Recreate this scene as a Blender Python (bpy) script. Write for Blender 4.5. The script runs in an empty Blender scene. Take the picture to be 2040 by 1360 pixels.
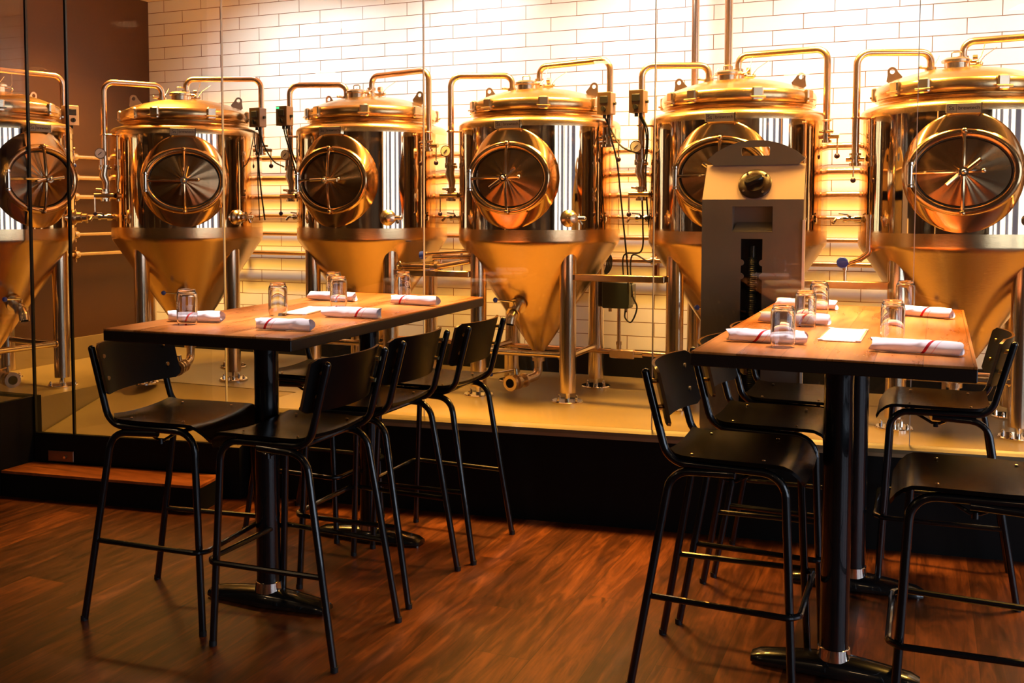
import bpy, bmesh, math, random
from mathutils import Vector, Matrix
random.seed(7)
PI = math.pi
SC = bpy.context.scene
COL = SC.collection
V = Vector

# ------------------------------------------------------------------ helpers
class MB:
    """collects shapes, builds ONE mesh object"""
    def __init__(s):
        s.v = []; s.f = []; s.m = []
    def add(s, vs, fs, mi=0, M=None):
        n = len(s.v)
        for p in vs:
            p = V(p)
            s.v.append(M @ p if M is not None else p)
        for f in fs:
            s.f.append([i + n for i in f]); s.m.append(mi)
        return s
    def box(s, x0, x1, y0, y1, z0, z1, mi=0, M=None):
        vs = [(x, y, z) for z in (z0, z1) for y in (y0, y1) for x in (x0, x1)]
        fs = [(0, 2, 3, 1), (4, 5, 7, 6), (0, 1, 5, 4), (2, 6, 7, 3), (0, 4, 6, 2), (1, 3, 7, 5)]
        return s.add(vs, fs, mi, M)
    def bbox(s, x0, x1, y0, y1, z0, z1, b=.004, mi=0, M=None):
        """box with chamfered edges along all sides (rounded outline + top/bottom chamfer)"""
        o = lambda e: [(x0+e+b, y0+e), (x1-e-b, y0+e), (x1-e, y0+e+b), (x1-e, y1-e-b), (x1-e-b, y1-e), (x0+e+b, y1-e), (x0+e, y1-e-b), (x0+e, y0+e+b)]
        rings = [[(x, y, z0) for x, y in o(b)], [(x, y, z0+b) for x, y in o(0)], [(x, y, z1-b) for x, y in o(0)], [(x, y, z1) for x, y in o(b)]]
        return s.loft(rings, caps=True, mi=mi, M=M)
    def loft(s, rings, caps=True, mi=0, M=None, closed=True):
        n = len(rings[0]); vs = [p for r in rings for p in r]; fs = []
        for i in range(len(rings)-1):
            for j in range(n if closed else n-1):
                k = (j+1) % n
                fs.append((i*n+j, i*n+k, (i+1)*n+k, (i+1)*n+j))
        if caps:
            fs.append(tuple(range(n-1, -1, -1))); fs.append(tuple(range((len(rings)-1)*n, len(rings)*n)))
        return s.add(vs, fs, mi, M)
    def cyl(s, a, b, r, r2=None, n=16, mi=0, caps=True, M=None):
        a = V(a); b = V(b); r2 = r if r2 is None else r2
        d = (b-a).normalized(); u = d.orthogonal().normalized(); w = d.cross(u)
        ring = lambda c, q: [c + q*(math.cos(2*PI*i/n)*u + math.sin(2*PI*i/n)*w) for i in range(n)]
        return s.loft([ring(a, r), ring(b, r2)], caps, mi, M)
    def lathe(s, prof, n=48, mi=0, M=None, mfun=None):
        """prof: (r,z) list about the z axis"""
        rings = []
        for r, z in prof:
            rings.append([(r*math.cos(2*PI*i/n), r*math.sin(2*PI*i/n), z) for i in range(n)])
        n0 = len(s.f)
        s.loft(rings, caps=False, mi=mi, M=M)
        if mfun:
            k = n0
            for i in range(len(prof)-1):
                for j in range(n):
                    s.m[k] = mfun((prof[i][1]+prof[i+1][1])/2); k += 1
        if prof[0][0] > 1e-6:
            s.add(rings[0][::-1], [tuple(range(n))], mi, M)
        if prof[-1][0] > 1e-6:
            s.add(rings[-1], [tuple(range(n))], mi, M)
        return s
    def sphere(s, c, r, n=14, mi=0, sx=1, sy=1, sz=1):
        c = V(c); m = max(6, n//2)
        rings = []
        for i in range(m+1):
            t = PI*i/m
            q = max(math.sin(t), 1e-4)
            rings.append([(c.x+r*sx*q*math.cos(2*PI*j/n), c.y+r*sy*q*math.sin(2*PI*j/n), c.z-r*sz*math.cos(t)) for j in range(n)])
        return s.loft(rings, True, mi)
    def tube(s, pts, r, n=12, mi=0, bend=0, closed=False, M=None):
        pts = [V(p) for p in pts]
        if bend:
            pts = fillet(pts, bend)
        k = len(pts)
        tans = []
        for i in range(k):
            if closed: t = pts[(i+1) % k]-pts[i-1]
            elif i == 0: t = pts[1]-pts[0]
            elif i == k-1: t = pts[-1]-pts[-2]
            else: t = (pts[i+1]-pts[i]).normalized()+(pts[i]-pts[i-1]).normalized()
            tans.append(t.normalized())
        u = tans[0].orthogonal().normalized(); rings = []
        for i in range(k):
            t = tans[i]
            u = (u-t*u.dot(t)).normalized(); w = t.cross(u)
            rr = r[i] if isinstance(r, (list, tuple)) else r
            rings.append([pts[i]+rr*(math.cos(2*PI*j/n)*u+math.sin(2*PI*j/n)*w) for j in range(n)])
        if closed: rings.append(rings[0])
        return s.loft(rings, not closed, mi, M)
    def prism(s, outline, a, b, mi=0, M=None):
        """outline: 2D (x,z) points extruded from y=a to y=b"""
        return s.loft([[(x, a, z) for x, z in outline], [(x, b, z) for x, z in outline]], True, mi, M)
    def build(s, name, mats, parent=None, loc=None, smooth=35, rot=None):
        me = bpy.data.meshes.new(name)
        me.from_pydata([tuple(p) for p in s.v], [], s.f)
        if not isinstance(mats, (list, tuple)): mats = [mats]
        for m in mats: me.materials.append(m)
        for p, mi in zip(me.polygons, s.m): p.material_index = mi
        bm = bmesh.new(); bm.from_mesh(me)
        bmesh.ops.remove_doubles(bm, verts=bm.verts, dist=1e-6)
        bmesh.ops.recalc_face_normals(bm, faces=bm.faces)
        bm.to_mesh(me); bm.free()
        if smooth:
            for p in me.polygons: p.use_smooth = True
            me.set_sharp_from_angle(angle=math.radians(smooth))
        me.update()
        o = bpy.data.objects.new(name, me); COL.objects.link(o)
        if parent: o.parent = parent
        if loc is not None: o.location = loc
        if rot is not None: o.rotation_euler = rot
        return o

def fillet(pts, rad, seg=6):
    out = [pts[0]]
    for i in range(1, len(pts)-1):
        p, a, b = pts[i], pts[i-1], pts[i+1]
        da, db = (a-p), (b-p)
        ang = da.angle(db)
        if ang > PI-.05: out.append(p); continue
        t = min(rad/math.tan(ang/2), da.length*.48, db.length*.48)
        A = p+da.normalized()*t; B = p+db.normalized()*t
        rr = t*math.tan(ang/2)
        c = p+(da.normalized()+db.normalized()).normalized()*(rr/math.sin(ang/2))
        ca, cb = A-c, B-c; th = ca.angle(cb)
        for k in range(seg+1):
            q = k/seg
            out.append(c+(ca*math.sin((1-q)*th)+cb*math.sin(q*th))/math.sin(th))
    out.append(pts[-1])
    return out

def tag(o, label=None, cat=None, group=None, kind=None):
    if label: o['label'] = label
    if cat: o['category'] = cat
    if group: o['group'] = group
    if kind: o['kind'] = kind
    return o
def struct(o, label=None):
    o['kind'] = 'structure'
    if label: o['label'] = label
    return o
def empty(name, loc=(0, 0, 0), rz=0):
    o = bpy.data.objects.new(name, None); COL.objects.link(o)
    o.location = loc; o.rotation_euler = (0, 0, rz); o.empty_display_size = .1
    return o
def copy_tree(o, parent=None):
    c = o.copy(); COL.objects.link(c); c.parent = parent
    for ch in list(o.children): copy_tree(ch, c)
    return c
def text_mesh(txt, size, name, mat, parent, loc, rot, depth=.0006, align='LEFT'):
    cu = bpy.data.curves.new('t', 'FONT'); cu.body = txt; cu.size = size; cu.extrude = depth; cu.align_x = align; cu.align_y = 'CENTER'
    t = bpy.data.objects.new('t', cu); COL.objects.link(t)
    bpy.context.view_layer.update()
    me = bpy.data.meshes.new_from_object(t.evaluated_get(bpy.context.evaluated_depsgraph_get()))
    bpy.data.objects.remove(t); bpy.data.curves.remove(cu)
    me.name = name; me.materials.clear(); me.materials.append(mat)
    o = bpy.data.objects.new(name, me); COL.objects.link(o)
    o.parent = parent; o.location = loc; o.rotation_euler = rot
    return o

# ------------------------------------------------------------------ materials
def new_mat(name):
    m = bpy.data.materials.new(name); m.use_nodes = True
    nt = m.node_tree; b = nt.nodes['Principled BSDF']
    return m, nt, b
def N(nt, typ, **kw):
    n = nt.nodes.new(typ)
    for k, v in kw.items():
        if k in n.inputs: n.inputs[k].default_value = v
        else: setattr(n, k, v)
    return n
def L(nt, a, b): nt.links.new(a, b)
def simple(name, col, rough=.5, metal=0., coat=0., spec=None, bump=0., bscale=40., cvar=0., cscale=6., stretch=(1, 1, 1)):
    m, nt, b = new_mat(name)
    b.inputs['Base Color'].default_value = (*col, 1); b.inputs['Roughness'].default_value = rough
    b.inputs['Metallic'].default_value = metal; b.inputs['Coat Weight'].default_value = coat
    if spec is not None: b.inputs['Specular IOR Level'].default_value = spec
    tc = N(nt, 'ShaderNodeTexCoord'); mp = N(nt, 'ShaderNodeMapping'); mp.inputs['Scale'].default_value = stretch
    L(nt, tc.outputs['Object'], mp.inputs['Vector'])
    if bump:
        no = N(nt, 'ShaderNodeTexNoise'); no.inputs['Scale'].default_value = bscale; no.inputs['Detail'].default_value = 3
        L(nt, mp.outputs[0], no.inputs['Vector'])
        bu = N(nt, 'ShaderNodeBump'); bu.inputs['Strength'].default_value = bump; bu.inputs['Distance'].default_value = .01
        L(nt, no.outputs['Fac'], bu.inputs['Height']); L(nt, bu.outputs[0], b.inputs['Normal'])
    if cvar:
        no = N(nt, 'ShaderNodeTexNoise'); no.inputs['Scale'].default_value = cscale; no.inputs['Detail'].default_value = 4
        L(nt, mp.outputs[0], no.inputs['Vector'])
        cr = N(nt, 'ShaderNodeValToRGB')
        cr.color_ramp.elements[0].position = .3; cr.color_ramp.elements[1].position = .7
        cr.color_ramp.elements[0].color = (*[c*(1-cvar) for c in col], 1); cr.color_ramp.elements[1].color = (*[min(1, c*(1+cvar)) for c in col], 1)
        L(nt, no.outputs['Fac'], cr.inputs[0]); L(nt, cr.outputs[0], b.inputs['Base Color'])
    return m

M_MIRROR = simple('polished_steel', (.84, .62, .40), .055, 1, bump=.035, bscale=5, stretch=(1.5, 1.5, .25))
M_BRUSH = simple('brushed_steel', (.78, .54, .29), .25, 1, bump=.05, bscale=60, stretch=(1, 1, 6))
M_PIPE = simple('pipe_steel', (.88, .60, .42), .24, 1)
M_LEG = simple('leg_steel', (.82, .66, .48), .2, 1)
M_FIT = simple('fitting_steel', (.84, .66, .48), .25, 1)
M_CHROME = simple('chrome', (.9, .82, .72), .08, 1)
M_RING = simple('collar_steel', (.76, .52, .29), .16, 1)
M_DARKPIPE = simple('dark_copper_pipe', (.30, .11, .035), .35, 1)
M_BLACK = simple('black_metal', (.004, .0045, .006), .26, 0, spec=.5, coat=.8)
M_SEAT = simple('black_lacquered_ply', (.005, .0035, .003), .27, 0, spec=.24, cvar=.3, cscale=12)
M_BLACKMATTE = simple('matte_black', (.006, .006, .006), .8, spec=.1)
M_BLACKPAINT = simple('black_painted_riser', (.006, .0055, .005), .65, spec=.15)
M_RUBBER = simple('black_rubber', (.012, .012, .013), .5)
M_BLUE = simple('blue_knob', (.02, .05, .45), .35)
M_NAVY = simple('dark_navy_knob', (.03, .015, .06), .35)
M_BRASS = simple('brass_bolt', (.85, .6, .28), .3, 1)
M_PAPER = simple('card_paper', (.82, .8, .74), .6)
M_CARD = simple('card_board', (.35, .22, .1), .5)
M_DIAL = simple('dial_face', (.85, .8, .74), .4)
M_GREY = simple('grey_sheet_metal', (.19, .17, .145), .42, .35, cvar=.12, cscale=3)
M_BEIGE = simple('beige_sheet_metal', (.24, .165, .165), .5, 0)
M_DISPLAY = simple('dark_display', (.012, .012, .014), .45)
M_PLATE = simple('name_plate_metal', (.34, .29, .22), .5, .1)
M_LETTER = simple('letter_grey', (.012, .01, .008), .5)
M_GREEN = simple('dark_green_enclosure', (.02, .028, .024), .4)
M_BROWNWALL = simple('brown_wall_panel', (.055, .018, .003), .55, cvar=.25, cscale=1.2)
M_EPOXY = simple('tan_epoxy', (.225, .165, .08), .33, cvar=.16, cscale=1.6, bump=.04, bscale=9)
M_CEIL = simple('ceiling_paint', (.78, .66, .5), .8)
M_DARKCEIL = simple('dark_ceiling', (.03, .02, .014), .8)
M_DINEWALL = simple('dining_wall', (.10, .05, .022), .6, cvar=.3, cscale=1)
M_SILVER = simple('window_frame_metal', (.3, .3, .32), .4, .8)
M_SILICONE = simple('clear_edge', (.55, .5, .42), .3)
M_SILDARK = simple('dark_edge', (.006, .006, .004), .4)
M_PRINT = simple('white_print', (.8, .8, .78), .5)
M_RED = simple('red_print', (.5, .03, .03), .5)

M_BACK = simple('black_back_ply', (.004, .003, .0025), .38, 0, spec=.16)
M_EDGESHEEN = simple('edge_sheen', (.11, .05, .018), .22, 0, spec=.7)  # reflections along the black panel's edges, put in as a brown colour
def wood(name, c0, c1, c2, rough, plank=None, scale=1., along='y', coat=0., spec=.5, dist=1.3):
    m, nt, b = new_mat(name)
    tc = N(nt, 'ShaderNodeTexCoord'); sep = N(nt, 'ShaderNodeSeparateXYZ'); L(nt, tc.outputs['Object'], sep.inputs[0])
    a, c = ('Y', 'X') if along == 'y' else ('X', 'Y')
    def math_(op, x, y=None, z=None):
        n = N(nt, 'ShaderNodeMath', operation=op)
        for i, q in enumerate((x, y, z)):
            if q is None: continue
            if isinstance(q, (int, float)): n.inputs[i].default_value = q
            else: L(nt, q, n.inputs[i])
        return n.outputs[0]
    w, ln = plank or (.1, 1.)
    row = math_('FLOOR', math_('DIVIDE', sep.outputs[c], w))
    wn = N(nt, 'ShaderNodeTexWhiteNoise', noise_dimensions='1D'); L(nt, row, wn.inputs['W'])
    al = math_('ADD', sep.outputs[a], math_('MULTIPLY', wn.outputs['Value'], ln*3))
    colr = math_('FLOOR', math_('DIVIDE', al, ln))
    cb = N(nt, 'ShaderNodeCombineXYZ'); L(nt, row, cb.inputs[0]); L(nt, colr, cb.inputs[1])
    wn2 = N(nt, 'ShaderNodeTexWhiteNoise', noise_dimensions='2D'); L(nt, cb.outputs[0], wn2.inputs['Vector'])
    g = N(nt, 'ShaderNodeCombineXYZ')
    L(nt, math_('MULTIPLY', sep.outputs[c], 9*scale), g.inputs[0]); L(nt, math_('MULTIPLY', al, 1.3*scale), g.inputs[1])
    L(nt, math_('MULTIPLY', wn2.outputs['Value'], 30), g.inputs[2])
    no = N(nt, 'ShaderNodeTexNoise'); no.inputs['Scale'].default_value = 1.6; no.inputs['Detail'].default_value = 7; no.inputs['Roughness'].default_value = .62; no.inputs['Distortion'].default_value = dist
    L(nt, g.outputs[0], no.inputs['Vector'])
    g2 = N(nt, 'ShaderNodeCombineXYZ')
    L(nt, math_('MULTIPLY', sep.outputs[c], 120*scale), g2.inputs[0]); L(nt, math_('MULTIPLY', al, 5*scale), g2.inputs[1]); L(nt, wn2.outputs['Value'], g2.inputs[2])
    no2 = N(nt, 'ShaderNodeTexNoise'); no2.inputs['Scale'].default_value = 1; no2.inputs['Detail'].default_value = 3
    L(nt, g2.outputs[0], no2.inputs['Vector'])
    f = math_('ADD', math_('MULTIPLY', no.outputs['Fac'], .72), math_('ADD', math_('MULTIPLY', no2.outputs['Fac'], .2), math_('MULTIPLY', wn2.outputs['Value'], .16)))
    cr = N(nt, 'ShaderNodeValToRGB'); e = cr.color_ramp.elements
    e[0].position = .36; e[0].color = (*c0, 1); e[1].position = .72; e[1].color = (*c2, 1)
    mid = e.new(.54); mid.color = (*c1, 1)
    L(nt, f, cr.inputs[0])
    # seams
    fr = math_('FRACT', math_('DIVIDE', sep.outputs[c], w)); d = math_('MINIMUM', fr, math_('SUBTRACT', 1, fr))
    fr2 = math_('FRACT', math_('DIVIDE', al, ln)); d2 = math_('MINIMUM', fr2, math_('SUBTRACT', 1, fr2))
    s1 = math_('LESS_THAN', d, .0012/w); s2 = math_('LESS_THAN', d2, .0012/ln); seam = math_('MAXIMUM', s1, s2)
    mx = N(nt, 'ShaderNodeMix', data_type='RGBA'); L(nt, math_('MULTIPLY', seam, .6), mx.inputs['Factor']); L(nt, cr.outputs[0], mx.inputs[6]); mx.inputs[7].default_value = (*[q*.35 for q in c0], 1)
    L(nt, mx.outputs[2], b.inputs['Base Color'])
    rr = N(nt, 'ShaderNodeMapRange'); rr.inputs['To Min'].default_value = rough*.8; rr.inputs['To Max'].default_value = rough*1.25
    L(nt, no.outputs['Fac'], rr.inputs['Value']); L(nt, rr.outputs[0], b.inputs['Roughness'])
    bu = N(nt, 'ShaderNodeBump'); bu.inputs['Strength'].default_value = .12; bu.inputs['Distance'].default_value = .003
    L(nt, f, bu.inputs['Height']); L(nt, bu.outputs[0], b.inputs['Normal'])
    b.inputs['Coat Weight'].default_value = coat; b.inputs['Coat Roughness'].default_value = .15
    b.inputs['Specular IOR Level'].default_value = spec
    return m
M_FLOOR = wood('dining_floor_wood', (.018, .0035, .0007), (.08, .018, .003), (.22, .056, .010), .38, plank=(.19, 1.5), scale=1.25)
M_STEPWOOD = wood('step_wood', (.10, .025, .006), (.32, .085, .02), (.5, .16, .04), .4, plank=(.19, 2.2), along='x')
M_TOP = wood('table_wood', (.20, .052, .008), (.40, .125, .022), (.58, .22, .055), .28, plank=(.12, 9), scale=1.0, coat=0, spec=.45, dist=.3)

def tile_mat():
    m, nt, b = new_mat('white_running_bond_tile')
    tc = N(nt, 'ShaderNodeTexCoord'); sep = N(nt, 'ShaderNodeSeparateXYZ'); L(nt, tc.outputs['Object'], sep.inputs[0])
    cb = N(nt, 'ShaderNodeCombineXYZ')
    a = N(nt, 'ShaderNodeMath', operation='ADD'); a.inputs[1].default_value = 5.170; L(nt, sep.outputs['X'], a.inputs[0])
    z = N(nt, 'ShaderNodeMath', operation='SUBTRACT'); z.inputs[1].default_value = .5373; L(nt, sep.outputs['Z'], z.inputs[0])
    L(nt, a.outputs[0], cb.inputs[0]); L(nt, z.outputs[0], cb.inputs[1])
    br = N(nt, 'ShaderNodeTexBrick'); br.offset = .5; br.offset_frequency = 2; br.squash = 1
    L(nt, cb.outputs[0], br.inputs['Vector'])
    br.inputs['Scale'].default_value = 1; br.inputs['Brick Width'].default_value = .3238; br.inputs['Row Height'].default_value = .0825
    br.inputs['Mortar Size'].default_value = .0022; br.inputs['Mortar Smooth'].default_value = .1; br.inputs['Bias'].default_value = 0
    br.inputs['Color1'].default_value = (.80, .79, .75, 1); br.inputs['Color2'].default_value = (.76, .75, .70, 1); br.inputs['Mortar'].default_value = (.20, .095, .035, 1)
    L(nt, br.outputs['Color'], b.inputs['Base Color'])
    b.inputs['Roughness'].default_value = .28
    bu = N(nt, 'ShaderNodeBump', invert=True); bu.inputs['Strength'].default_value = .35; bu.inputs['Distance'].default_value = .002
    L(nt, br.outputs['Fac'], bu.inputs['Height']); L(nt, bu.outputs[0], b.inputs['Normal'])
    return m
M_TILE = tile_mat()

def glass_pane(name, base=.035, grow=.7, tint=(1, 1, 1), power=5):
    m, nt, b = new_mat(name); nt.nodes.remove(b)
    out = nt.nodes['Material Output']
    lw = N(nt, 'ShaderNodeLayerWeight'); lw.inputs['Blend'].default_value = .5
    p = N(nt, 'ShaderNodeMath', operation='POWER'); p.inputs[1].default_value = power; L(nt, lw.outputs['Facing'], p.inputs[0])
    ma = N(nt, 'ShaderNodeMath', operation='MULTIPLY_ADD'); ma.inputs[1].default_value = grow; ma.inputs[2].default_value = base; L(nt, p.outputs[0], ma.inputs[0])
    t = N(nt, 'ShaderNodeBsdfTransparent'); t.inputs[0].default_value = (*tint, 1)
    g = N(nt, 'ShaderNodeBsdfGlossy'); g.inputs['Roughness'].default_value = .004
    mx = N(nt, 'ShaderNodeMixShader'); L(nt, ma.outputs[0], mx.inputs[0]); L(nt, t.outputs[0], mx.inputs[1]); L(nt, g.outputs[0], mx.inputs[2])
    L(nt, mx.outputs[0], out.inputs['Surface'])
    return m
M_PANE = glass_pane('partition_glass', .03, .6, (.985, .985, .97))
def tumbler_glass():
    m, nt, b = new_mat('tumbler_glass')
    b.inputs['Base Color'].default_value = (1, 1, 1, 1); b.inputs['Transmission Weight'].default_value = 1; b.inputs['IOR'].default_value = 1.45; b.inputs['Roughness'].default_value = 0
    return m
M_TUMBLER = tumbler_glass()

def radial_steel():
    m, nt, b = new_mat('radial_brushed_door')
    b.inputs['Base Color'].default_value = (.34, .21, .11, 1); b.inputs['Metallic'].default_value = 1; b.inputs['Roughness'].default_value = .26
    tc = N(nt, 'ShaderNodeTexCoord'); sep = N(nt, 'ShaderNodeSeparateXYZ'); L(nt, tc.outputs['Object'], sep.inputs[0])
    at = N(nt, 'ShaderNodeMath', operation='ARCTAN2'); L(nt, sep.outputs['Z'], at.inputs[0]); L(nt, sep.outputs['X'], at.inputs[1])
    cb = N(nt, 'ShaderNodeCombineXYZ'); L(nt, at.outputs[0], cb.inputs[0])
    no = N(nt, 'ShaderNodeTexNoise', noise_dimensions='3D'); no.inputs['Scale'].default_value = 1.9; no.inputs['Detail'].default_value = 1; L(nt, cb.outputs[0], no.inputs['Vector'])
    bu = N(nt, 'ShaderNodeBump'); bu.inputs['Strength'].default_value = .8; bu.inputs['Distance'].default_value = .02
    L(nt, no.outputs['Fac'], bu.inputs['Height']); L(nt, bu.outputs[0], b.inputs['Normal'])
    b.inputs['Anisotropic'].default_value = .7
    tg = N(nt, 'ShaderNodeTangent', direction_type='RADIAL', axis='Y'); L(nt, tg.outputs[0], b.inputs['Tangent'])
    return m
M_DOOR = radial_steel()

def napkin_mat(name, x0, slope):
    m, nt, b = new_mat(name)
    tc = N(nt, 'ShaderNodeTexCoord'); sep = N(nt, 'ShaderNodeSeparateXYZ'); L(nt, tc.outputs['Object'], sep.inputs[0])
    def mt(op, x, y=None):
        n = N(nt, 'ShaderNodeMath', operation=op)
        for i, q in enumerate((x, y)):
            if q is None: continue
            if isinstance(q, (int, float)): n.inputs[i].default_value = q
            else: L(nt, q, n.inputs[i])
        return n.outputs[0]
    z = mt('SUBTRACT', sep.outputs['Z'], .022)
    ang = mt('ARCTAN2', z, mt('MULTIPLY', sep.outputs['Y'], -1))
    h = mt('SUBTRACT', sep.outputs['X'], mt('MULTIPLY', ang, slope))
    d = mt('ABSOLUTE', mt('SUBTRACT', h, x0))
    s = mt('LESS_THAN', d, .0045)
    d2 = mt('LESS_THAN', mt('ABSOLUTE', mt('SUBTRACT', h, x0+.022)), .0016)
    no = N(nt, 'ShaderNodeTexNoise'); no.inputs['Scale'].default_value = 18; L(nt, tc.outputs['Object'], no.inputs['Vector'])
    cr = N(nt, 'ShaderNodeValToRGB'); cr.color_ramp.elements[0].color = (.80, .70, .80, 1); cr.color_ramp.elements[1].color = (.88, .85, .86, 1)
    L(nt, no.outputs['Fac'], cr.inputs[0])
    m1 = N(nt, 'ShaderNodeMix', data_type='RGBA'); L(nt, d2, m1.inputs['Factor']); L(nt, cr.outputs[0], m1.inputs[6]); m1.inputs[7].default_value = (.75, .45, .5, 1)
    m2 = N(nt, 'ShaderNodeMix', data_type='RGBA'); L(nt, s, m2.inputs['Factor']); L(nt, m1.outputs[2], m2.inputs[6]); m2.inputs[7].default_value = (.42, .015, .02, 1)
    L(nt, m2.outputs[2], b.inputs['Base Color'])
    b.inputs['Roughness'].default_value = .85; b.inputs['Specular IOR Level'].default_value = .2
    n3 = N(nt, 'ShaderNodeTexNoise'); n3.inputs['Scale'].default_value = 60; L(nt, tc.outputs['Object'], n3.inputs['Vector'])
    bu = N(nt, 'ShaderNodeBump'); bu.inputs['Strength'].default_value = .3; bu.inputs['Distance'].default_value = .003
    L(nt, n3.outputs['Fac'], bu.inputs['Height']); L(nt, bu.outputs[0], b.inputs['Normal'])
    return m

def emis(name, col, st):
    m, nt, b = new_mat(name)
    b.inputs['Base Color'].default_value = (0, 0, 0, 1); b.inputs['Emission Color'].default_value = (*col, 1); b.inputs['Emission Strength'].default_value = st
    return m

# ------------------------------------------------------------------ setting
PZ = .457                       # brewhouse floor level
WY = 5.94                       # tiled wall
XL = -5.15                      # left brewhouse wall
ZC = 2.93
edge = lambda x: .1283*x+4.6685           # front edge of the brewhouse floor
edgeL = lambda x: .1587*x+4.6986          # entry front

struct(MB().box(-7, 4.6, -3.4, 6.1, -.1, 0).build('floor', M_FLOOR, smooth=0))
struct(MB().box(XL, 2.6, WY, WY+.12, .60, ZC+.1).build('wall_back', M_TILE, smooth=0))
struct(MB().box(XL, 2.6, WY-.012, WY+.1, PZ, .62).build('baseboard_back', M_BLACKPAINT, smooth=0))
struct(MB().box(XL-.12, XL, 2.6, WY+.12, .0, ZC+.1).build('wall_left', M_BROWNWALL, smooth=0))
struct(MB().box(XL, XL+.02, 2.62, WY-.012, PZ, .60).build('baseboard_left', M_EPOXY, smooth=0))
struct(MB().box(2.6, 2.72, 5.03, WY+.12, 0, ZC+.1).build('wall_right', M_TILE, smooth=0))
# ceiling: pale above the tanks, dark in the dining room
mb = MB(); mb.loft([[(XL-.12, 3.98, ZC), (-4.27, 3.98, ZC), (2.72, edge(2.72), ZC), (2.72, WY+.1, ZC), (XL-.12, WY+.1, ZC)], [(XL-.12, 3.98, ZC+.1), (-4.27, 3.98, ZC+.1), (2.72, edge(2.72), ZC+.1), (2.72, WY+.1, ZC+.1), (XL-.12, WY+.1, ZC+.1)]])
struct(mb.build('ceiling', M_CEIL, smooth=0))
mb = MB(); mb.loft([[(-7, -3.4, ZC+.02), (4.6, -3.4, ZC+.02), (4.6, edge(4.6), ZC+.02), (-4.27, 3.98, ZC+.02), (-7, 3.98, ZC+.02)], [(-7, -3.4, ZC+.12), (4.6, -3.4, ZC+.12), (4.6, edge(4.6), ZC+.12), (-4.27, 3.98, ZC+.12), (-7, 3.98, ZC+.12)]])
struct(mb.build('ceiling', M_DARKCEIL, smooth=0))
# dining room walls
struct(MB().box(-7.1, -7, -3.4, 2.6, 0, 3.05).build('wall_west', M_DINEWALL, smooth=0))
struct(MB().box(-7.1, XL, 2.5, 2.6, 0, 3.05).build('wall_corner', M_DINEWALL, smooth=0))
struct(MB().box(-7, 4.6, -3.5, -3.4, 0, 3.05).build('wall_rear', M_DINEWALL, smooth=0))
# window wall on the right: sill, head and mullions
wm = MB(); wm.box(4.4, 4.55, -3.4, 5.3, 0, .35); wm.box(4.4, 4.55, -3.4, 5.3, 2.75, 3.05); wm.box(4.4, 4.55, -3.4, -2.2, .35, 2.75); wm.box(4.4, 4.55, 4.2, 5.3, .35, 2.75)
struct(wm.build('wall_east', M_DINEWALL, smooth=0))

# brewhouse floor slab, entry ramp and the black risers
A = [(XL, 2.62), (-4.28, 2.62), (-4.28, 4.72), (-3.12, 4.72), (-3.12, edge(-3.12)), (2.6, edge(2.6)), (2.6, WY), (XL, WY)]
mb = MB(); mb.loft([[(x, y, PZ-.035) for x, y in A], [(x, y, PZ-.018) for x, y in A], [(x, y+(.022 if i in (4, 5) else 0), PZ) for i, (x, y) in enumerate(A)]])
mb.box(-4.295, -4.281, 4.03, 4.72, .2, PZ-.001)
struct(mb.build('floor_brewhouse', M_EPOXY, smooth=0), 'tan epoxy floor under the fermentation tanks')
# second lip line under the slab edge
mb = MB(); mb.loft([[(-3.12, edge(-3.12)+.004, PZ-.052), (2.6, edge(2.6)+.004, PZ-.052), (2.6, edge(2.6)+.3, PZ-.052), (-3.12, edge(-3.12)+.3, PZ-.052)], [(-3.12, edge(-3.12)+.004, PZ-.035), (2.6, edge(2.6)+.004, PZ-.035), (2.6, edge(2.6)+.3, PZ-.035), (-3.12, edge(-3.12)+.3, PZ-.035)]])
struct(mb.build('trim_slab_edge', M_CARD, smooth=0))
# solid black base below the slab
B = [(XL, 2.63), (-4.29, 2.63), (-4.29, 4.7), (-3.11, 4.7), (-3.11, edge(-3.11)+.012), (2.6, edge(2.6)+.012), (2.6, WY), (XL, WY)]
mb = MB(); mb.loft([[(x, y, 0) for x, y in B], [(x, y, PZ-.052 if i not in (0, 1, 2, 7) else PZ-.036) for i, (x, y) in enumerate(B)]])
struct(mb.build('wall_riser', M_BLACKPAINT, smooth=0))
mb = MB(); mb.box(-4.30, -4.272, 2.6, edgeL(-4.28), 0, PZ+.014); mb.box(XL, -4.27, 2.58, 2.62, 0, PZ+.014)
mb.loft([[(-4.56, edgeL(-4.28)-.03, 0), (-4.272, edgeL(-4.28)-.005, 0), (-4.272, edgeL(-4.28)+.03, 0), (-4.56, edgeL(-4.28)+.02, 0)], [(-4.56, edgeL(-4.28)-.03, PZ+.014), (-4.272, edgeL(-4.28)-.005, PZ+.014), (-4.272, edgeL(-4.28)+.03, PZ+.014), (-4.56, edgeL(-4.28)+.02, PZ+.014)]])
struct(mb.build('wall_riser_side', M_BLACKPAINT, smooth=0))
x0, x1 = -4.272, -3.12
mb = MB(); mb.add([(x0, edgeL(x0), .262), (x1, edgeL(x1), .262), (x1, 4.73, PZ), (x0, 4.73, PZ), (x0, edgeL(x0), 0), (x1, edgeL(x1), 0), (x1, 4.73, 0), (x0, 4.73, 0)],
    [(0, 1, 2, 3), (4, 7, 6, 5), (0, 4, 5, 1), (3, 2, 6, 7), (0, 3, 7, 4), (1, 5, 6, 2)])
mb.m = [0, 1, 1, 1, 1, 1]
struct(mb.build('floor_entry', [M_EPOXY, M_BLACKPAINT], smooth=0), 'sloping tan floor just inside the glass door')
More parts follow.
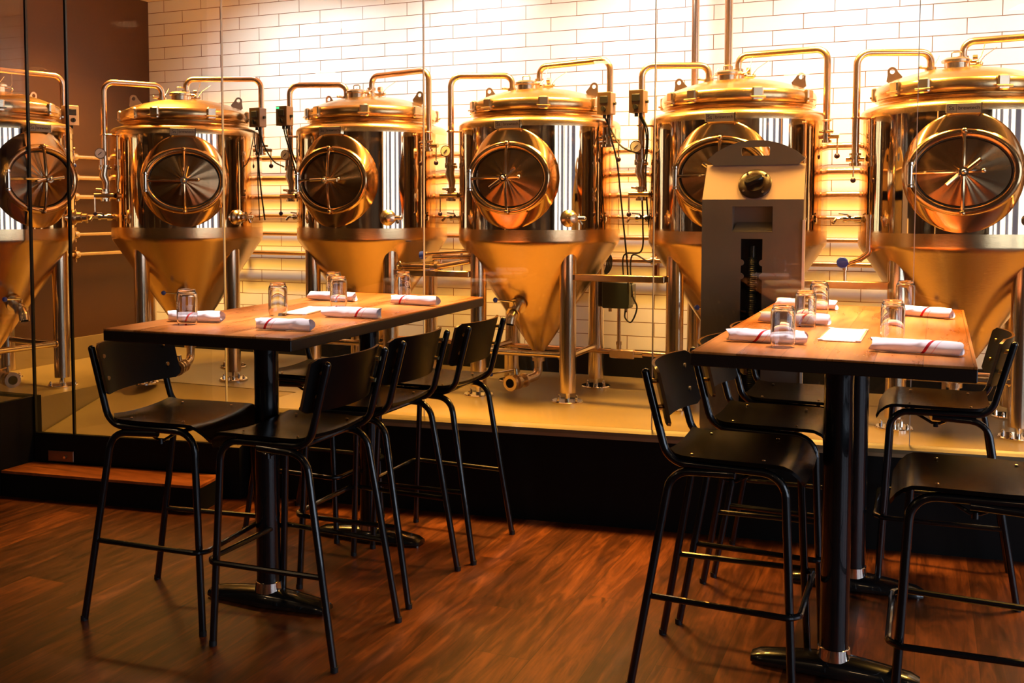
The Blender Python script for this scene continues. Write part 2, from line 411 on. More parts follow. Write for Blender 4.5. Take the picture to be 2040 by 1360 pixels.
# wooden step in front of the door
mb = MB()
pts = [(-4.28, 3.80), (-3.152, 3.925), (-3.19, edgeL(-3.19)-.004), (-4.272, edgeL(-4.272)-.004)]
pts2 = [(-5.2, 3.60), (-4.28, 3.80), (-4.34, 4.0), (-4.40, 3.985), (-4.62, 3.94), (-5.2, 3.8)]
st = empty('door_step', (-3.75, 3.9, 0)); tag(st, 'low wooden step with black sides below the glass door', 'step')
def ring(p, z): return [(x+3.75, y-3.9, z) for x, y in p]
P4 = [(-4.265, 3.775), (-3.152, 3.925), (-3.19, edgeL(-3.19)-.045), (-4.265, edgeL(-4.265)-.045)]
P5 = None
m1 = MB(); m1.loft([ring(P4, .118), ring(P4, .131)]);
m1.build('tread', M_STEPWOOD, st, smooth=0)
m2 = MB(); m2.loft([ring(P4, 0), ring(P4, .118)]);
m2.build('step_riser', M_BLACKPAINT, st, smooth=0)

# glass partition
def pane(xa, xb, f, z0, z1, name, off=.012):
    m = MB(); t = .005
    m.loft([[(xa, f(xa)+off-t, z0), (xb, f(xb)+off-t, z0), (xb, f(xb)+off+t, z0), (xa, f(xa)+off+t, z0)], [(xa, f(xa)+off-t, z1), (xb, f(xb)+off-t, z1), (xb, f(xb)+off+t, z1), (xa, f(xa)+off+t, z1)]])
    return struct(m.build(name, M_PANE, smooth=0))
JX = [-3.243, -2.187, -1.112, -.041, 1.03, 2.1]
for i in range(5):
    pane(JX[i]+.003, JX[i+1]-.003, edge, PZ+.002, ZC, 'window_%d' % (i+1), .018)
pane(-4.262, -4.046, edgeL, .283, ZC, 'window_6', -.02)
m = MB(); m.box(-4.277, -4.267, 2.62, 4.0, PZ+.016, ZC)
struct(m.build('window_7', M_PANE, smooth=0))
def joint(x, f, z0, w, mat, name, off, d=.007):
    m = MB(); m.box(x-w/2, x+w/2, f(x)+off-d, f(x)+off+d, z0, ZC)
    return struct(m.build(name, mat, smooth=0))
for i, x in enumerate(JX[:5]):
    joint(x, edge, PZ+.001, .0032, M_SILICONE, 'trim_%d' % (i+1), .018)
joint(-4.265, edgeL, .284, .012, M_SILDARK, 'trim_6', -.02)
# door leaf
dr = bpy.data.objects.new('door_1', None); COL.objects.link(dr); dr.location = (-4.04, edgeL(-4.04)-.02, .135); struct(dr)
ang = math.atan(.1587); dr.rotation_euler = (0, 0, ang)
MB().box(.012, .80, -.005, .005, .148, ZC-.14).build('door_glass', M_PANE, dr, smooth=0)
MB().box(-.228, .84, -.012, .014, 0, .148).build('bottom_rail', M_BLACKPAINT, dr, smooth=0)
MB().box(0, .012, -.007, .007, .148, ZC-.14).build('door_edge', M_SILDARK, dr, smooth=0)
lk = MB(); lk.bbox(-.145, .008, -.018, -.011, .002, .062, b=.003)
lk.cyl((-.04, -.026, .03), (-.04, -.012, .03), .010, n=20)
lk = lk.build('lock_plate', simple('lock_metal', (.30, .22, .14), .35, .9), dr)
MB().cyl((-.04, -.029, .03), (-.04, -.0265, .03), .006, n=16).build('lock_cylinder', M_CHROME, lk)

# ------------------------------------------------------------------ windows' daylight and lamps
def area(name, loc, rot, sx, sy, power, col, spread=None):
    ld = bpy.data.lights.new(name, 'AREA'); ld.shape = 'RECTANGLE'; ld.size = sx; ld.size_y = sy; ld.energy = power; ld.color = col
    if spread: ld.spread = math.radians(spread)
    o = bpy.data.objects.new(name, ld); COL.objects.link(o); o.location = loc; o.rotation_euler = rot
    return o
for k, (y, w) in enumerate(((-2.0, .8), (-.75, .55), (.45, .8), (1.7, .5), (2.9, .8))):
    area('daylight', (4.42, y+w/2, 1.55), (0, PI/2, 0), 2.4, w, 27*w/.75, (.72, .84, 1))
    # dim blue light added in the gap, for bluish bands in the tank reflections
    y2 = (-2.0, -.75, .45, 1.7, 2.9, 4.15)[k+1]
    area('daylight', (4.42, (y+w+y2)/2, 1.55), (0, PI/2, 0), 2.4, (y2-y-w)-.08, 1.6, (.42, .5, 1))
    for q in (y+w, y2-.04):
        MB().box(4.40, 4.50, q, q+.04, .35, 2.75).build('mullion', M_SILVER, smooth=0)['kind'] = 'structure'
MB().box(4.44, 4.5, -2.2, 4.2, .35, 2.75).build('window_8', simple('window_blind', (.05, .05, .06), .5), smooth=0)['kind'] = 'structure'
WALLW = (.72, .92, 1)
for x in (-3.87, -2.75, -1.54, -.35, .9):
    l = area('ceiling_wash_light', (x, 5.15, 2.9), (math.radians(38), 0, 0), .5, .12, 10, WALLW, 110)
for x in (-4.4, -2.4, -1.4, -.4, .7):
    area('brewhouse_light', (x, 4.95, 2.9), (math.radians(4), 0, 0), .5, .25, 68, (1, .50, .085), 108)
# ceiling track heads whose lower ends just enter the frame
# unseen lights added over the dining side
for x, y in ((-2.2, 3.1), (-2.2, 3.95), (-.23, 3.35), (-.23, 4.15)):
    area('added_table_spot', (x, y, 2.85), (0, 0, 0), .12, .12, 5.5, (1, .86, .82), 32)  # added spot that brightens the tabletop and napkins
for (x, y, e) in ((-3.6, 1.2, 5), (1.6, 1.2, 3), (-1.5, -1.2, 6), (2.8, 2.4, 3), (-4.5, -1.5, 6), (0.5, -2.4, 5)):
    area('dining_fill_light', (x, y, 2.9), (0, 0, 0), .25, .25, e, (1, .62, .3))  # added warm fill, gives the polished tanks something to reflect
w = bpy.data.worlds.new('world'); SC.world = w; w.use_nodes = True
w.node_tree.nodes['Background'].inputs[0].default_value = (.5, .42, .35, 1); w.node_tree.nodes['Background'].inputs[1].default_value = .012

# ------------------------------------------------------------------ fermentation tank
R0 = .435
def make_tank():
    t = empty('fermentation_tank')
    z = lambda q: q-PZ
    prof = [(.028, z(.655)), (.03, z(.675)), (R0-.012, z(1.262))]
    for i in range(1, 7):
        a = i/6*PI/3
        prof.append((R0-.03+.03*math.sin(PI/6+a) if False else R0-.012+.012*math.sin(a/ (PI/3)*PI/2), z(1.262)+.03*i/6))
    prof += [(R0, z(1.347)), (R0, z(1.348)), (R0, z(1.6)), (R0, z(1.869)), (R0, z(1.87))]
    for i in range(1, 9):
        a = i/8*PI/2
        prof.append((R0-.045+.045*math.cos(a), z(1.885)+.035*math.sin(a)))
    prof += [(.36, z(1.932)), (.355, z(1.945)), (.30, z(1.945))]
    mb = MB(); mb.lathe(prof, 96, mfun=lambda q: 1 if z(1.3475) < q < z(1.8695) else 0)
    body = mb.build('shell', [M_BRUSH, M_MIRROR], t, smooth=40)
    # lid: dome + rolled band
    prof = [(.352, z(1.945)), (.372, z(1.95))]
    for i in range(9):
        a = -PI/2+PI*i/8
        prof.append((.358+.026*math.cos(a)*.7, z(1.987)+.032*math.sin(a)))
    lidp = prof + [(.35, z(2.022))]
    for i in range(1, 15):
        q = i/14
        lidp.append((max(.35*(1-q), .0005), z(2.022)+.075*(1-(1-q)**2)**.9))
    MB().lathe(lidp, 96).build('lid', M_BRUSH, t, smooth=50)
    # clamps of the lid band
    for a in (-115, -67, -20, 30, 80, 130, 180, 222):
        aa = math.radians(a)
        M = Matrix.Translation((.372*math.cos(aa), .372*math.sin(aa), z(1.985))) @ Matrix.Rotation(aa, 4, 'Z')
        c = MB(); c.bbox(-.01, .016, -.026, .026, -.03, .036, b=.006, M=M)
        c.cyl(M @ V((.018, -.034, -.012)), M @ V((.018, .034, -.012)), .005, n=8)
        c.build('band_clamp', M_FIT, t)
    # small top manway
    m = MB(); m.lathe([(.05, z(2.06)), (.05, z(2.105)), (.062, z(2.108)), (.062, z(2.118)), (.045, z(2.128)), (.001, z(2.133))], 32)
    m.tube([(-.02, 0, z(2.128)), (-.02, 0, z(2.155)), (.02, 0, z(2.155)), (.02, 0, z(2.128))], .003, bend=.008)
    tm = m.build('top_hatch', M_FIT, t, loc=(-.03, -.12, 0))
    h = MB(); h.cyl((.06, 0, z(2.11)), (.085, -.01, z(2.11)), .007); h.tube([(.083, -.01, z(2.11)), (.10, 0, z(2.13)), (.115, .02, z(2.19))], .0018, n=6)
    h.sphere((.088, -.012, z(2.10)), .011); h.build('clamp_screw', M_FIT, tm)
    # lifting lugs
    for s in (-1, 1):
        m = MB(); ol = [(-.04, 0), (.04, 0), (.018, .062)]
        out = [(-.042, 0), (.042, 0), (.036, .02)]
        for i in range(9):
            a = -.2+(PI+.4)*i/8
            out.append((.022*math.cos(a), .055+.022*math.sin(a)))
        out += [(-.036, .02)]
        n = len(out)
        hole = [(.011*math.cos(2*PI*i/16), .055+.011*math.sin(2*PI*i/16)) for i in range(16)]
        vs = []; fs = []
        # ring of quads between outline (resampled radially) and hole
        outr = []
        for i in range(16):
            a = 2*PI*i/16; d = V((math.cos(a), math.sin(a))); best = 9
            for j in range(n):
                p, q = V(out[j])-V((0, .055)), V(out[(j+1) % n])-V((0, .055))
                den = d.x*(q.y-p.y)-d.y*(q.x-p.x)
                if abs(den) < 1e-9: continue
                tt = (p.x*(q.y-p.y)-p.y*(q.x-p.x))/den; uu = (p.x*d.y-p.y*d.x)/den
                if tt > 0 and -1e-6 <= uu <= 1+1e-6: best = min(best, tt)
            outr.append((d.x*best, .055+d.y*best))
        for yy in (-.004, .004):
            vs += [(x, yy, q) for x, q in outr]+[(x, yy, q) for x, q in hole]
        for i in range(16):
            k = (i+1) % 16
            fs += [(i, k, 16+k, 16+i), (32+i, 48+i, 48+k, 32+k), (i, 32+i, 32+k, k), (16+i, 16+k, 48+k, 48+i)]
        m.add(vs, fs)
        m.build('lifting_lug', M_PIPE, t, loc=(s*.285, .02, z(2.045)), rot=(0, s*.28, 0), smooth=20)
    # manway collar on the shell
    rx, rz, zc = .240, .255, z(1.608)
    rings = []
    nn = 72
    def ell(ax, az, yf, dz=0): return [(ax*math.cos(2*PI*i/nn), yf(ax*math.cos(2*PI*i/nn)), az*math.sin(2*PI*i/nn)+dz) for i in range(nn)]
    cylf = lambda e: (lambda x: -math.sqrt(max(R0*R0-x*x, 0))-e)
    rings = [ell(rx+.004, rz+.004, cylf(-.012)), ell(rx, rz, cylf(.004))]
    yr = -.452
    for q in (.12, .3, .5, .7, .88, 1):
        ax = rx+(.224-rx)*q; az = rz+(.184-rz)*q
        f0 = cylf(.004)
        rings.append(ell(ax, az, (lambda x, q=q, f0=f0: f0(x)*(1-q**.8)+yr*q**.8)))
    rings += [ell(.222, .182, lambda x: yr-.006), ell(.217, .177, lambda x: yr-.011), ell(.206, .166, lambda x: yr-.014), ell(.194, .153, lambda x: yr-.010), ell(.189, .148, lambda x: yr-.002), ell(.188, .147, lambda x: yr+.012)]
    m = MB(); m.loft(rings, caps=False)
    m.build('manway_collar', M_RING, t, loc=(0, 0, zc), smooth=50)
    # door, dished
    rings = []
    for i in range(9):
        q = 1-i/8
        rings.append(ell(max(.187*q, .001), max(.146*q, .001), lambda x, q=q: yr+.006-.034*(1-q)))
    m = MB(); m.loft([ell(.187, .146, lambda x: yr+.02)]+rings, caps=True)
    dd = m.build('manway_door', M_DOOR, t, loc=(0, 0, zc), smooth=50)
    # rolled rim of the door
    m = MB(); m.tube([(.1885*math.cos(2*PI*i/nn), yr-.001, .1475*math.sin(2*PI*i/nn)) for i in range(nn)], .003, n=8, closed=True)
    m.build('door_gasket', M_RUBBER, dd)
    # vertical yoke
    m = MB(); m.tube([(0, yr-.014, .176), (0, yr-.030, .14), (0, yr-.042, .05), (0, yr-.042, -.05), (0, yr-.030, -.14), (0, yr-.014, -.176)], .0075, n=8)
    m.cyl((0, yr+.005, .172), (0, yr-.024, .172), .013); m.sphere((0, yr-.024, .172), .013)
    m.cyl((0, yr+.005, -.172), (0, yr-.024, -.172), .013); m.sphere((0, yr-.024, -.172), .013)
    m.build('door_yoke', M_RING, t, loc=(0, 0, zc))
    m = MB(); m.tube([(-.203, yr-.02, -.002), (-.12, yr-.032, 0), (0, yr-.048, 0), (.075, yr-.05, .004)], .007, n=8)
    m.sphere((.075, yr-.05, .004), .0105)
    m.cyl((-.205, yr-.02, -.05), (-.205, yr-.02, .03), .012); m.cyl((-.205, yr-.02, .034), (-.205, yr-.02, .044), .015)
    m.cyl((-.205, yr-.02, -.062), (-.205, yr-.02, -.054), .015)
    m.build('door_hinge_arm', M_CHROME, t, loc=(0, 0, zc))
    m = MB(); m.cyl((0, yr-.03, 0), (0, yr-.075, 0), .019, n=24); m.sphere((0, yr-.078, 0), .011)
    m.tube([(.022, yr-.062, .012), (.068, yr-.078, .045)], .0085, n=10); m.tube([(-.022, yr-.062, -.012), (-.07, yr-.078, -.05)], .0095, n=10)
    m.tube([(-.022, yr-.062, -.012), (.022, yr-.062, .012)], .008, n=10)
    m.build('clamp_handle', M_CHROME, t, loc=(0, 0, zc))
    # name plate
    m = MB(); m.bbox(-.068, .068, -.006, .006, -.0205, .0205, b=.002)
    npl = m.build('name_plate', M_PLATE, t, loc=(-.005, -.452, z(1.876)))
    m = MB(); m.box(.066, .071, -.008, .02, -.0205, .0205)
    m.build('plate_edge', M_CHROME, npl)
    for x_ in (-.0525, .0525):
        m = MB(); m.box(x_-.0025, x_+.0025, -.002, .022, -.01, .01); m.build('plate_bracket', M_CHROME, npl)
    m = MB()
    m.box(-.0605, -.027, -.0068, -.006, .0145, .0155); m.box(-.0605, -.027, -.0068, -.006, -.0155, -.0145); m.box(-.061, -.060, -.0068, -.006, -.0155, .0155); m.box(-.0275, -.0265, -.0068, -.006, -.0155, .0155)
    m.build('emblem_frame', M_LETTER, npl)
    text_mesh('Ss', .026, 'lettering', M_LETTER, npl, (-.057, -.0062, 0), (PI/2, 0, 0))
    text_mesh('brewtech', .0215, 'lettering', M_LETTER, npl, (-.021, -.0062, 0), (PI/2, 0, 0))
    # legs
    for sx in (-1, 1):
        for sy in (-1, 1):
            m = MB(); top = z(1.285) if sy < 0 else z(1.26)
            m.cyl((0, 0, .052), (0, 0, top), .043, n=32)
            m.sphere((0, 0, top), .043, n=24, sz=.35)
            lg = m.build('leg', M_LEG, t, loc=(sx*.25, sy*.25, 0))
            m = MB(); m.lathe([(.082, .0), (.082, .008), (.078, .012), (.014, .013), (.013, .055)], 32)
            for k in range(4):
                a = PI/4+k*PI/2+.3; m.cyl((.064*math.cos(a), .064*math.sin(a), .01), (.064*math.cos(a), .064*math.sin(a), .024), .0085, n=8); m.sphere((.064*math.cos(a), .064*math.sin(a), .026), .006, n=8)
            m.build('foot_plate', M_CHROME, lg)
    # stretchers
    for y0, zz in ((-.25, z(.70)),):
        m = MB(); m.cyl((-.212, y0, zz), (.212, y0, zz), .017); m.cyl((-.214, y0, zz), (-.204, y0, zz), .024); m.cyl((.204, y0, zz), (.214, y0, zz), .024)
        m.build('stretcher', M_LEG, t)
    for s in (-1, 1):
        m = MB(); m.cyl((s*.25, -.212, z(.69)), (s*.25, .212, z(.69)), .017); m.build('stretcher', M_LEG, t)
    # cone port with valve
    def port(name, M, lever, ball):
        m = MB(); m.cyl(M @ V((0, 0, -.01)), M @ V((0, 0, .03)), .034, n=24); m.cyl(M @ V((0, 0, .03)), M @ V((0, 0, .045)), .045, n=24)
        m.cyl(M @ V((0, 0, .045)), M @ V((0, 0, .10)), .027, n=20); m.cyl(M @ V((0, 0, .10)), M @ V((0, 0, .115)), .036, n=20)
        m.tube([M @ V((0, 0, .115)), M @ V((-.004, -.005, .14)), M @ V((-.006, -.03, .165))], .027, n=18, bend=.02)
        o = m.build(name, M_FIT, t)
        m = MB(); m.cyl(M @ V((-.006, -.028, .163)), M @ V((-.0065, -.034, .1685)), .019, n=18); m.build('port_opening', M_BLACKMATTE, o)
        m = MB(); m.cyl(M @ V((0, .02, .075)), M @ V((0, .05, .075)), .008); m.tube([M @ V((0, .048, .075)), M @ V(lever)], .004, n=8); m.build('valve_lever', M_CHROME, o)
        m = MB(); m.sphere(M @ V(lever), .0135); m.build('lever_knob', ball, o)
    n = V((0, -math.cos(.52), -math.sin(.52)))
    Mx = Matrix.Translation((-.03, -.205, z(.965))) @ V((0, 0, 1)).rotation_difference(n).to_matrix().to_4x4()
    port('racking_valve', Mx, (-.10, .06, .08), M_BLUE)
    # bottom outlet
    m = MB(); m.tube([(0, 0, z(.66)), (0, 0, z(.545)), (-.03, -.12, z(.535)), (-.06, -.24, z(.535))], .024, n=16, bend=.05)
    m.cyl((0, 0, z(.645)), (0, 0, z(.625)), .036, n=20); m.cyl((-.032, -.13, z(.535)), (-.036, -.145, z(.535)), .038, n=20)
    m.cyl((-.06, -.24, z(.535)), (-.065, -.26, z(.535)), .042, n=24); m.cyl((-.048, -.19, z(.535)), (-.054, -.215, z(.535)), .04, n=24)
    o = m.build('bottom_valve', M_FIT, t)
    m = MB(); m.cyl((-.065, -.259, z(.535)), (-.066, -.263, z(.535)), .024, n=20); m.build('port_opening', M_BLACKMATTE, o)
    m = MB(); m.cyl((-.05, -.2, z(.56)), (-.055, -.2, z(.605)), .011); m.tube([(-.055, -.2, z(.6)), (-.19, -.22, z(.57))], .005, n=8); m.build('valve_lever', M_CHROME, o)
    m = MB(); m.sphere((-.19, -.22, z(.57)), .013); m.build('lever_knob', M_BLUE, o)
    # right side port on the shell
    a = math.radians(-50); c = V((R0*math.cos(a), R0*math.sin(a), z(1.405)))
    M = Matrix.Translation(c) @ Matrix.Rotation(a, 4, 'Z') @ Matrix.Rotation(PI/2, 4, 'Y')
    m = MB(); m.lathe([(.001, .002), (.043, .002), (.043, .012), (.03, .022), (.030, .045), (.022, .05), (.022, .075), (.001, .08)], 28, M=M)
    o = m.build('sample_port', M_FIT, t)
    m = MB(); m.cyl(M @ V((0, 0, .05)), M @ V((-.0, .05, .065)), .012); m.cyl(M @ V((0, .03, .06)), M @ V((.03, .045, .065)), .008); m.sphere(M @ V((0, .055, .066)), .013)
    m.build('sample_tap', M_CHROME, o)
    # left side port: small ball valve
    a = math.radians(187); c = V((R0*math.cos(a), R0*math.sin(a), z(1.405)))
    M = Matrix.Translation(c) @ Matrix.Rotation(a, 4, 'Z') @ Matrix.Rotation(PI/2, 4, 'Y')
    m = MB(); m.cyl(M @ V((0, 0, -.004)), M @ V((0, 0, .02)), .02); m.cyl(M @ V((0, 0, .02)), M @ V((0, 0, .055)), .013); m.cyl(M @ V((0, 0, .055)), M @ V((0, 0, .07)), .018)
    m.tube([M @ V((0, 0, .07)), M @ V((0, 0, .10)), M @ V((.02, .01, .115))], .008, n=10)
    m.tube([M @ V((-.015, 0, .045)), M @ V((-.022, 0, .05)), M @ V((-.026, 0, .09))], .004, n=8); m.cyl(M @ V((-.01, -.018, .04)), M @ V((-.01, .018, .04)), .007)
    m.build('side_tap', M_CHROME, t)
    # left blow-off pipe
    zt = z(2.168); xe, ye = -.445, -.175
    m = MB(); m.tube([(-.135, -.055, z(2.075)), (-.135, -.055, zt), (xe, ye, zt), (xe, ye, z(1.70))], .0165, n=18, bend=.055)
    p = m.build('blow_off_pipe', M_PIPE, t)
    m = MB(); m.cyl((-.135, -.055, z(2.085)), (-.135, -.055, z(2.10)), .026, n=18); m.cyl((-.135, -.055, z(2.095)), (-.175, -.075, z(2.10)), .007); m.sphere((-.18, -.077, z(2.10)), .008)
    m.tube([(-.135, -.04, z(2.10)), (-.115, -.01, z(2.125)), (-.10, .01, z(2.16))], .002, n=6)
    m.build('pipe_clamp', M_FIT, p)
    m = MB(); m.cyl((xe, ye, z(1.871)), (-.385, -.15, z(1.871)), .0065); m.tube([(xe+.021*math.cos(2*PI*i/16), ye+.021*math.sin(2*PI*i/16), z(1.871)) for i in range(16)], .004, n=8, closed=True)
    m.cyl((xe, ye-.02, z(1.871)), (xe, ye-.032, z(1.871)), .007)
    m.build('pipe_bracket', M_PIPE, p)
    return t
def left_valve(t, kind):
    z = lambda q: q-PZ; xe, ye = -.445, -.175
    if kind == 'gauge':
        m = MB(); m.cyl((xe, ye, z(1.70)), (xe, ye, z(1.69)), .03, n=20)
        m.cyl((xe-.03, ye, z(1.68)), (xe+.035, ye, z(1.68)), .008); m.cyl((xe-.022, ye-.005, z(1.675)), (xe-.022, ye-.005, z(1.70)), .012)
        m.tube([(xe, ye, z(1.69)), (xe-.008, ye, z(1.64)), (xe+.006, ye, z(1.60)), (xe+.004, ye, z(1.55))], [.022, .025, .02, .014], n=16)
        m.cyl((xe, ye, z(1.565)), (xe, ye, z(1.55)), .027, n=20); m.cyl((xe-.05, ye, z(1.562)), (xe-.02, ye, z(1.56)), .007); m.cyl((xe, ye, z(1.55)), (xe, ye, z(1.50)), .02, n=8); m.cyl((xe, ye, z(1.507)), (xe, ye, z(1.495)), .026, n=20)
        m.cyl((xe-.06, ye-.01, z(1.527)), (xe+.045, ye-.01, z(1.527)), .015, n=14)
        o = m.build('relief_valve', M_FIT, t)
        m = MB(); m.cyl((xe-.056, ye-.018, z(1.525)), (xe-.056, ye-.02, z(1.43)), .0035, n=8); m.build('valve_lever', M_FIT, o)
        m = MB(); m.sphere((xe-.056, ye-.02, z(1.425)), .0125); m.build('lever_knob', M_NAVY, o)
        m = MB(); m.cyl((xe-.022, ye-.006, z(1.70)), (xe-.022, ye-.006, z(1.735)), .008); m.cyl((xe-.022, ye+.004, z(1.765)), (xe-.022, ye-.022, z(1.765)), .031, n=28)
        g = m.build('pressure_gauge', M_PIPE, t)
        m = MB(); m.cyl((xe-.022, ye-.0225, z(1.765)), (xe-.022, ye-.024, z(1.765)), .026, n=28); m.build('gauge_dial', M_DIAL, g)
        m = MB(); m.box(-.014, .012, -.0008, .0008, -.0018, .0018); m.cyl((0, -.001, 0), (0, .001, 0), .003, n=10)
        m.build('gauge_needle', M_RUBBER, g, loc=(xe-.022, ye-.025, z(1.765)), rot=(0, -.75, 0))
    else:
        m = MB(); m.cyl((xe, ye, z(1.71)), (xe, ye, z(1.70)), .026, n=18); m.cyl((xe, ye, z(1.70)), (xe, ye, z(1.65)), .018, n=18); m.cyl((xe, ye, z(1.665)), (xe, ye, z(1.652)), .026, n=18)
        m.cyl((xe-.04, ye, z(1.683)), (xe+.04, ye, z(1.683)), .012)
        o = m.build('relief_valve', M_FIT, t)
        m = MB(); m.cyl((xe-.006, ye-.02, z(1.68)), (xe-.006, ye-.022, z(1.60)), .0035, n=8); m.build('valve_lever', M_FIT, o)
        m = MB(); m.sphere((xe-.006, ye-.022, z(1.585)), .0125); m.build('lever_knob', M_NAVY, o)
def right_pipe(t, zend=1.80, ball=M_NAVY, yo=-.12):
    z = lambda q: q-PZ; xe, ye = .43, yo; zt = z(2.215)
    m = MB(); m.tube([(.0, .0, z(2.12)), (.0, .0, zt), (xe, ye, zt), (xe, ye, z(zend+.03))], .0165, n=18, bend=.055)
    p = m.build('cleaning_pipe', M_PIPE, t)
    m = MB(); m.cyl((0, 0, z(2.085)), (0, 0, z(2.12)), .03, n=20); m.cyl((0, 0, z(2.135)), (0, 0, z(2.15)), .025, n=20); m.cyl((-.04, -.02, z(2.128)), (.02, -.02, z(2.128)), .008)
    m.cyl((.05, .01, z(2.09)), (.05, .01, z(2.135)), .011); m.cyl((.04, .01, z(2.14)), (.06, .01, z(2.14)), .016); m.cyl((.02, 0, z(2.11)), (.075, .01, z(2.11)), .009)
    m.sphere((-.05, -.02, z(2.10)), .012); m.sphere((.075, .012, z(2.115)), .01)
    m.tube([(.07, 0, z(2.12)), (.09, .02, z(2.15)), (.14, .05, z(2.19))], .0018, n=6); m.tube([(-.05, -.02, z(2.11)), (-.03, 0, z(2.15))], .002, n=6)
    m.build('spray_fitting', M_FIT, p)
    m = MB(); m.cyl((xe, ye, z(1.875)), (.39, -.09, z(1.871)), .0065); m.tube([(xe+.021*math.cos(2*PI*i/16), ye+.021*math.sin(2*PI*i/16), z(1.875)) for i in range(16)], .004, n=8, closed=True); m.build('pipe_bracket', M_PIPE, p)
    m = MB(); q = z(zend)
    m.cyl((xe, ye, q+.03), (xe, ye, q+.018), .026, n=18); m.cyl((xe, ye, q+.02), (xe, ye, q-.03), .018, n=18); m.cyl((xe, ye, q-.018), (xe, ye, q-.03), .026, n=18)
    m.cyl((xe-.035, ye, q), (xe+.06, ye-.01, q), .012, n=14); m.cyl((xe, ye-.02, q+.02), (xe+.035, ye-.03, q+.022), .006)
    o = m.build('shutoff_valve', M_FIT, t)
    m = MB(); m.cyl((xe+.052, ye-.015, q), (xe+.052, ye-.017, q-.09), .0035, n=8); m.build('valve_lever', M_FIT, o)
    m = MB(); m.sphere((xe+.052, ye-.017, q-.095), .0135); m.build('lever_knob', ball, o)

proto = make_tank()
TK = [('T0', -4.72, 4.15, 82, -25, 'polished fermentation tank at the far left, partly cut off by the frame', None),
      ('T1', -4.03, 4.965, 36.8, 40, 'polished fermentation tank in the corner, turned towards the left table', 'gauge'),
      ('T2', -2.955, 5.28, 0, -35, 'polished fermentation tank behind the middle of the left table', 'gauge'),
      ('T3', -1.925, 5.28, 0, 0, 'polished fermentation tank standing clear between the two tables', 'gauge'),
      ('T4', -.876, 5.295, 0, -75, 'polished fermentation tank half hidden by the grey control cart', 'gauge'),
      ('T5', .14, 5.26, 0, 5, 'polished fermentation tank at the far right, largest in view', 'ball')]
tanks = {}
for k, x, y, r, h, lab, kind in TK:
    tanks[k] = copy_tree(proto)
for o in list(proto.children_recursive)+[proto]: bpy.data.objects.remove(o)
for k, x, y, r, h, lab, kind in TK:
    t = tanks[k]; t.location = (x, y, PZ); t.rotation_euler = (0, 0, math.radians(r))
    tag(t, lab, 'tank', 'fermentation tanks along the tiled wall')
    for c in t.children:
        if c.name.startswith('clamp_handle'): c.rotation_euler = (0, math.radians(-h), 0)
    if kind: left_valve(t, kind)
    right_pipe(t, yo=-.13 if k in ('T1', 'T2', 'T3') else -.07, ball=M_BLUE if k == 'T0' else M_NAVY)

# ------------------------------------------------------------------ temperature controllers + cables
def tloc(k, x, y, z):
    t = tanks[k]; a = t.rotation_euler.z
    return V((t.location.x+x*math.cos(a)-y*math.sin(a), t.location.y+x*math.sin(a)+y*math.cos(a), z))
def controller(p, rz, lab, led=False, pale=False):
    o = empty('temperature_controller', p, rz); tag(o, lab, 'controller', 'control boxes strapped to tank pipes')
    MB().bbox(-.037, .037, -.065, .0, -.055, .055, b=.003).build('housing', M_BEIGE, o)
    MB().bbox(-.0375, .0375, -.0685, -.0645, -.056, .056, b=.002).build('face_plate', simple('pale_face', (.72, .6, .45), .5, 0) if pale else simple('dark_bronze_face', (.07, .035, .018), .55, 0), o)
    m = MB(); m.bbox(-.022, .022, -.072, -.068, .0, .036, b=.002); m.build('display', M_DISPLAY, o)
    m = MB(); m.cyl((0, -.068, -.028), (0, -.082, -.028), .0125, n=20); m.box(-.002, .002, -.088, -.08, -.04, -.016); m.build('knob', M_RUBBER, o)
    m = MB(); m.cyl((.037, -.03, .0), (.05, -.03, .0), .008); m.cyl((-.012, -.03, -.055), (-.012, -.03, -.072), .009); m.cyl((.012, -.03, -.055), (.012, -.03, -.072), .009); m.build('cable_gland', M_RUBBER, o)
    if led:
        MB().box(-.030, -.012, -.0745, -.0715, .04, .05).build('status_light', emis('green_led', (.05, 1, .2), 2.5), o)
    return o
P3 = tloc('T3', .43, -.145, 1.985); P4 = tloc('T4', -.445, -.192, 1.985); P1 = tloc('T1', .43, -.145, 1.985); P2 = tloc('T2', -.445, -.192, 1.985); P0 = tloc('T0', .43, -.085, 1.985)
controller(P3, -.12, 'dark-faced control box on the pipe right of the middle tank')
controller(P4, -.12, 'dark-faced control box on the pipe left of the half-hidden tank')
controller(P1, -.05, 'dark-faced control box on the pipe right of the corner tank')
controller(P2, -.05, 'control box with small green light, left of the tank behind the left table', led=True)
c0 = controller(P0+V((.035, -.02, 0)), math.radians(70), 'pale-sided control box on the far left pipe against the brown wall', pale=True)
def cable(pts, lab, r=.0045, name='power_cable', grp=None):
    # smooth with Catmull-Rom
    P = [V(p) for p in pts]; P = [P[0]*2-P[1]]+P+[P[-1]*2-P[-2]]; out = []
    for i in range(1, len(P)-2):
        for k in range(8):
            t = k/8; a, b, c, d = P[i-1], P[i], P[i+1], P[i+2]
            out.append(.5*((2*b)+(c-a)*t+(2*a-5*b+4*c-d)*t*t+(3*b-a-3*c+d)*t**3))
    out.append(P[-2])
    o = MB().tube(out, r, n=8).build(name, M_RUBBER); tag(o, lab, 'cable', grp)
    return o
JB = V((-1.535, 5.46, .98))
cable([P3+V((0, -.03, -.07)), P3+V((.02, -.03, -.17)), P3+V((.045, .0, -.30)), P3+V((.06, .05, -.55)), P3+V((.075, .1, -.82)), P3+V((.055, .2, -.98))], 'black cable hanging from control box right of the middle tank')
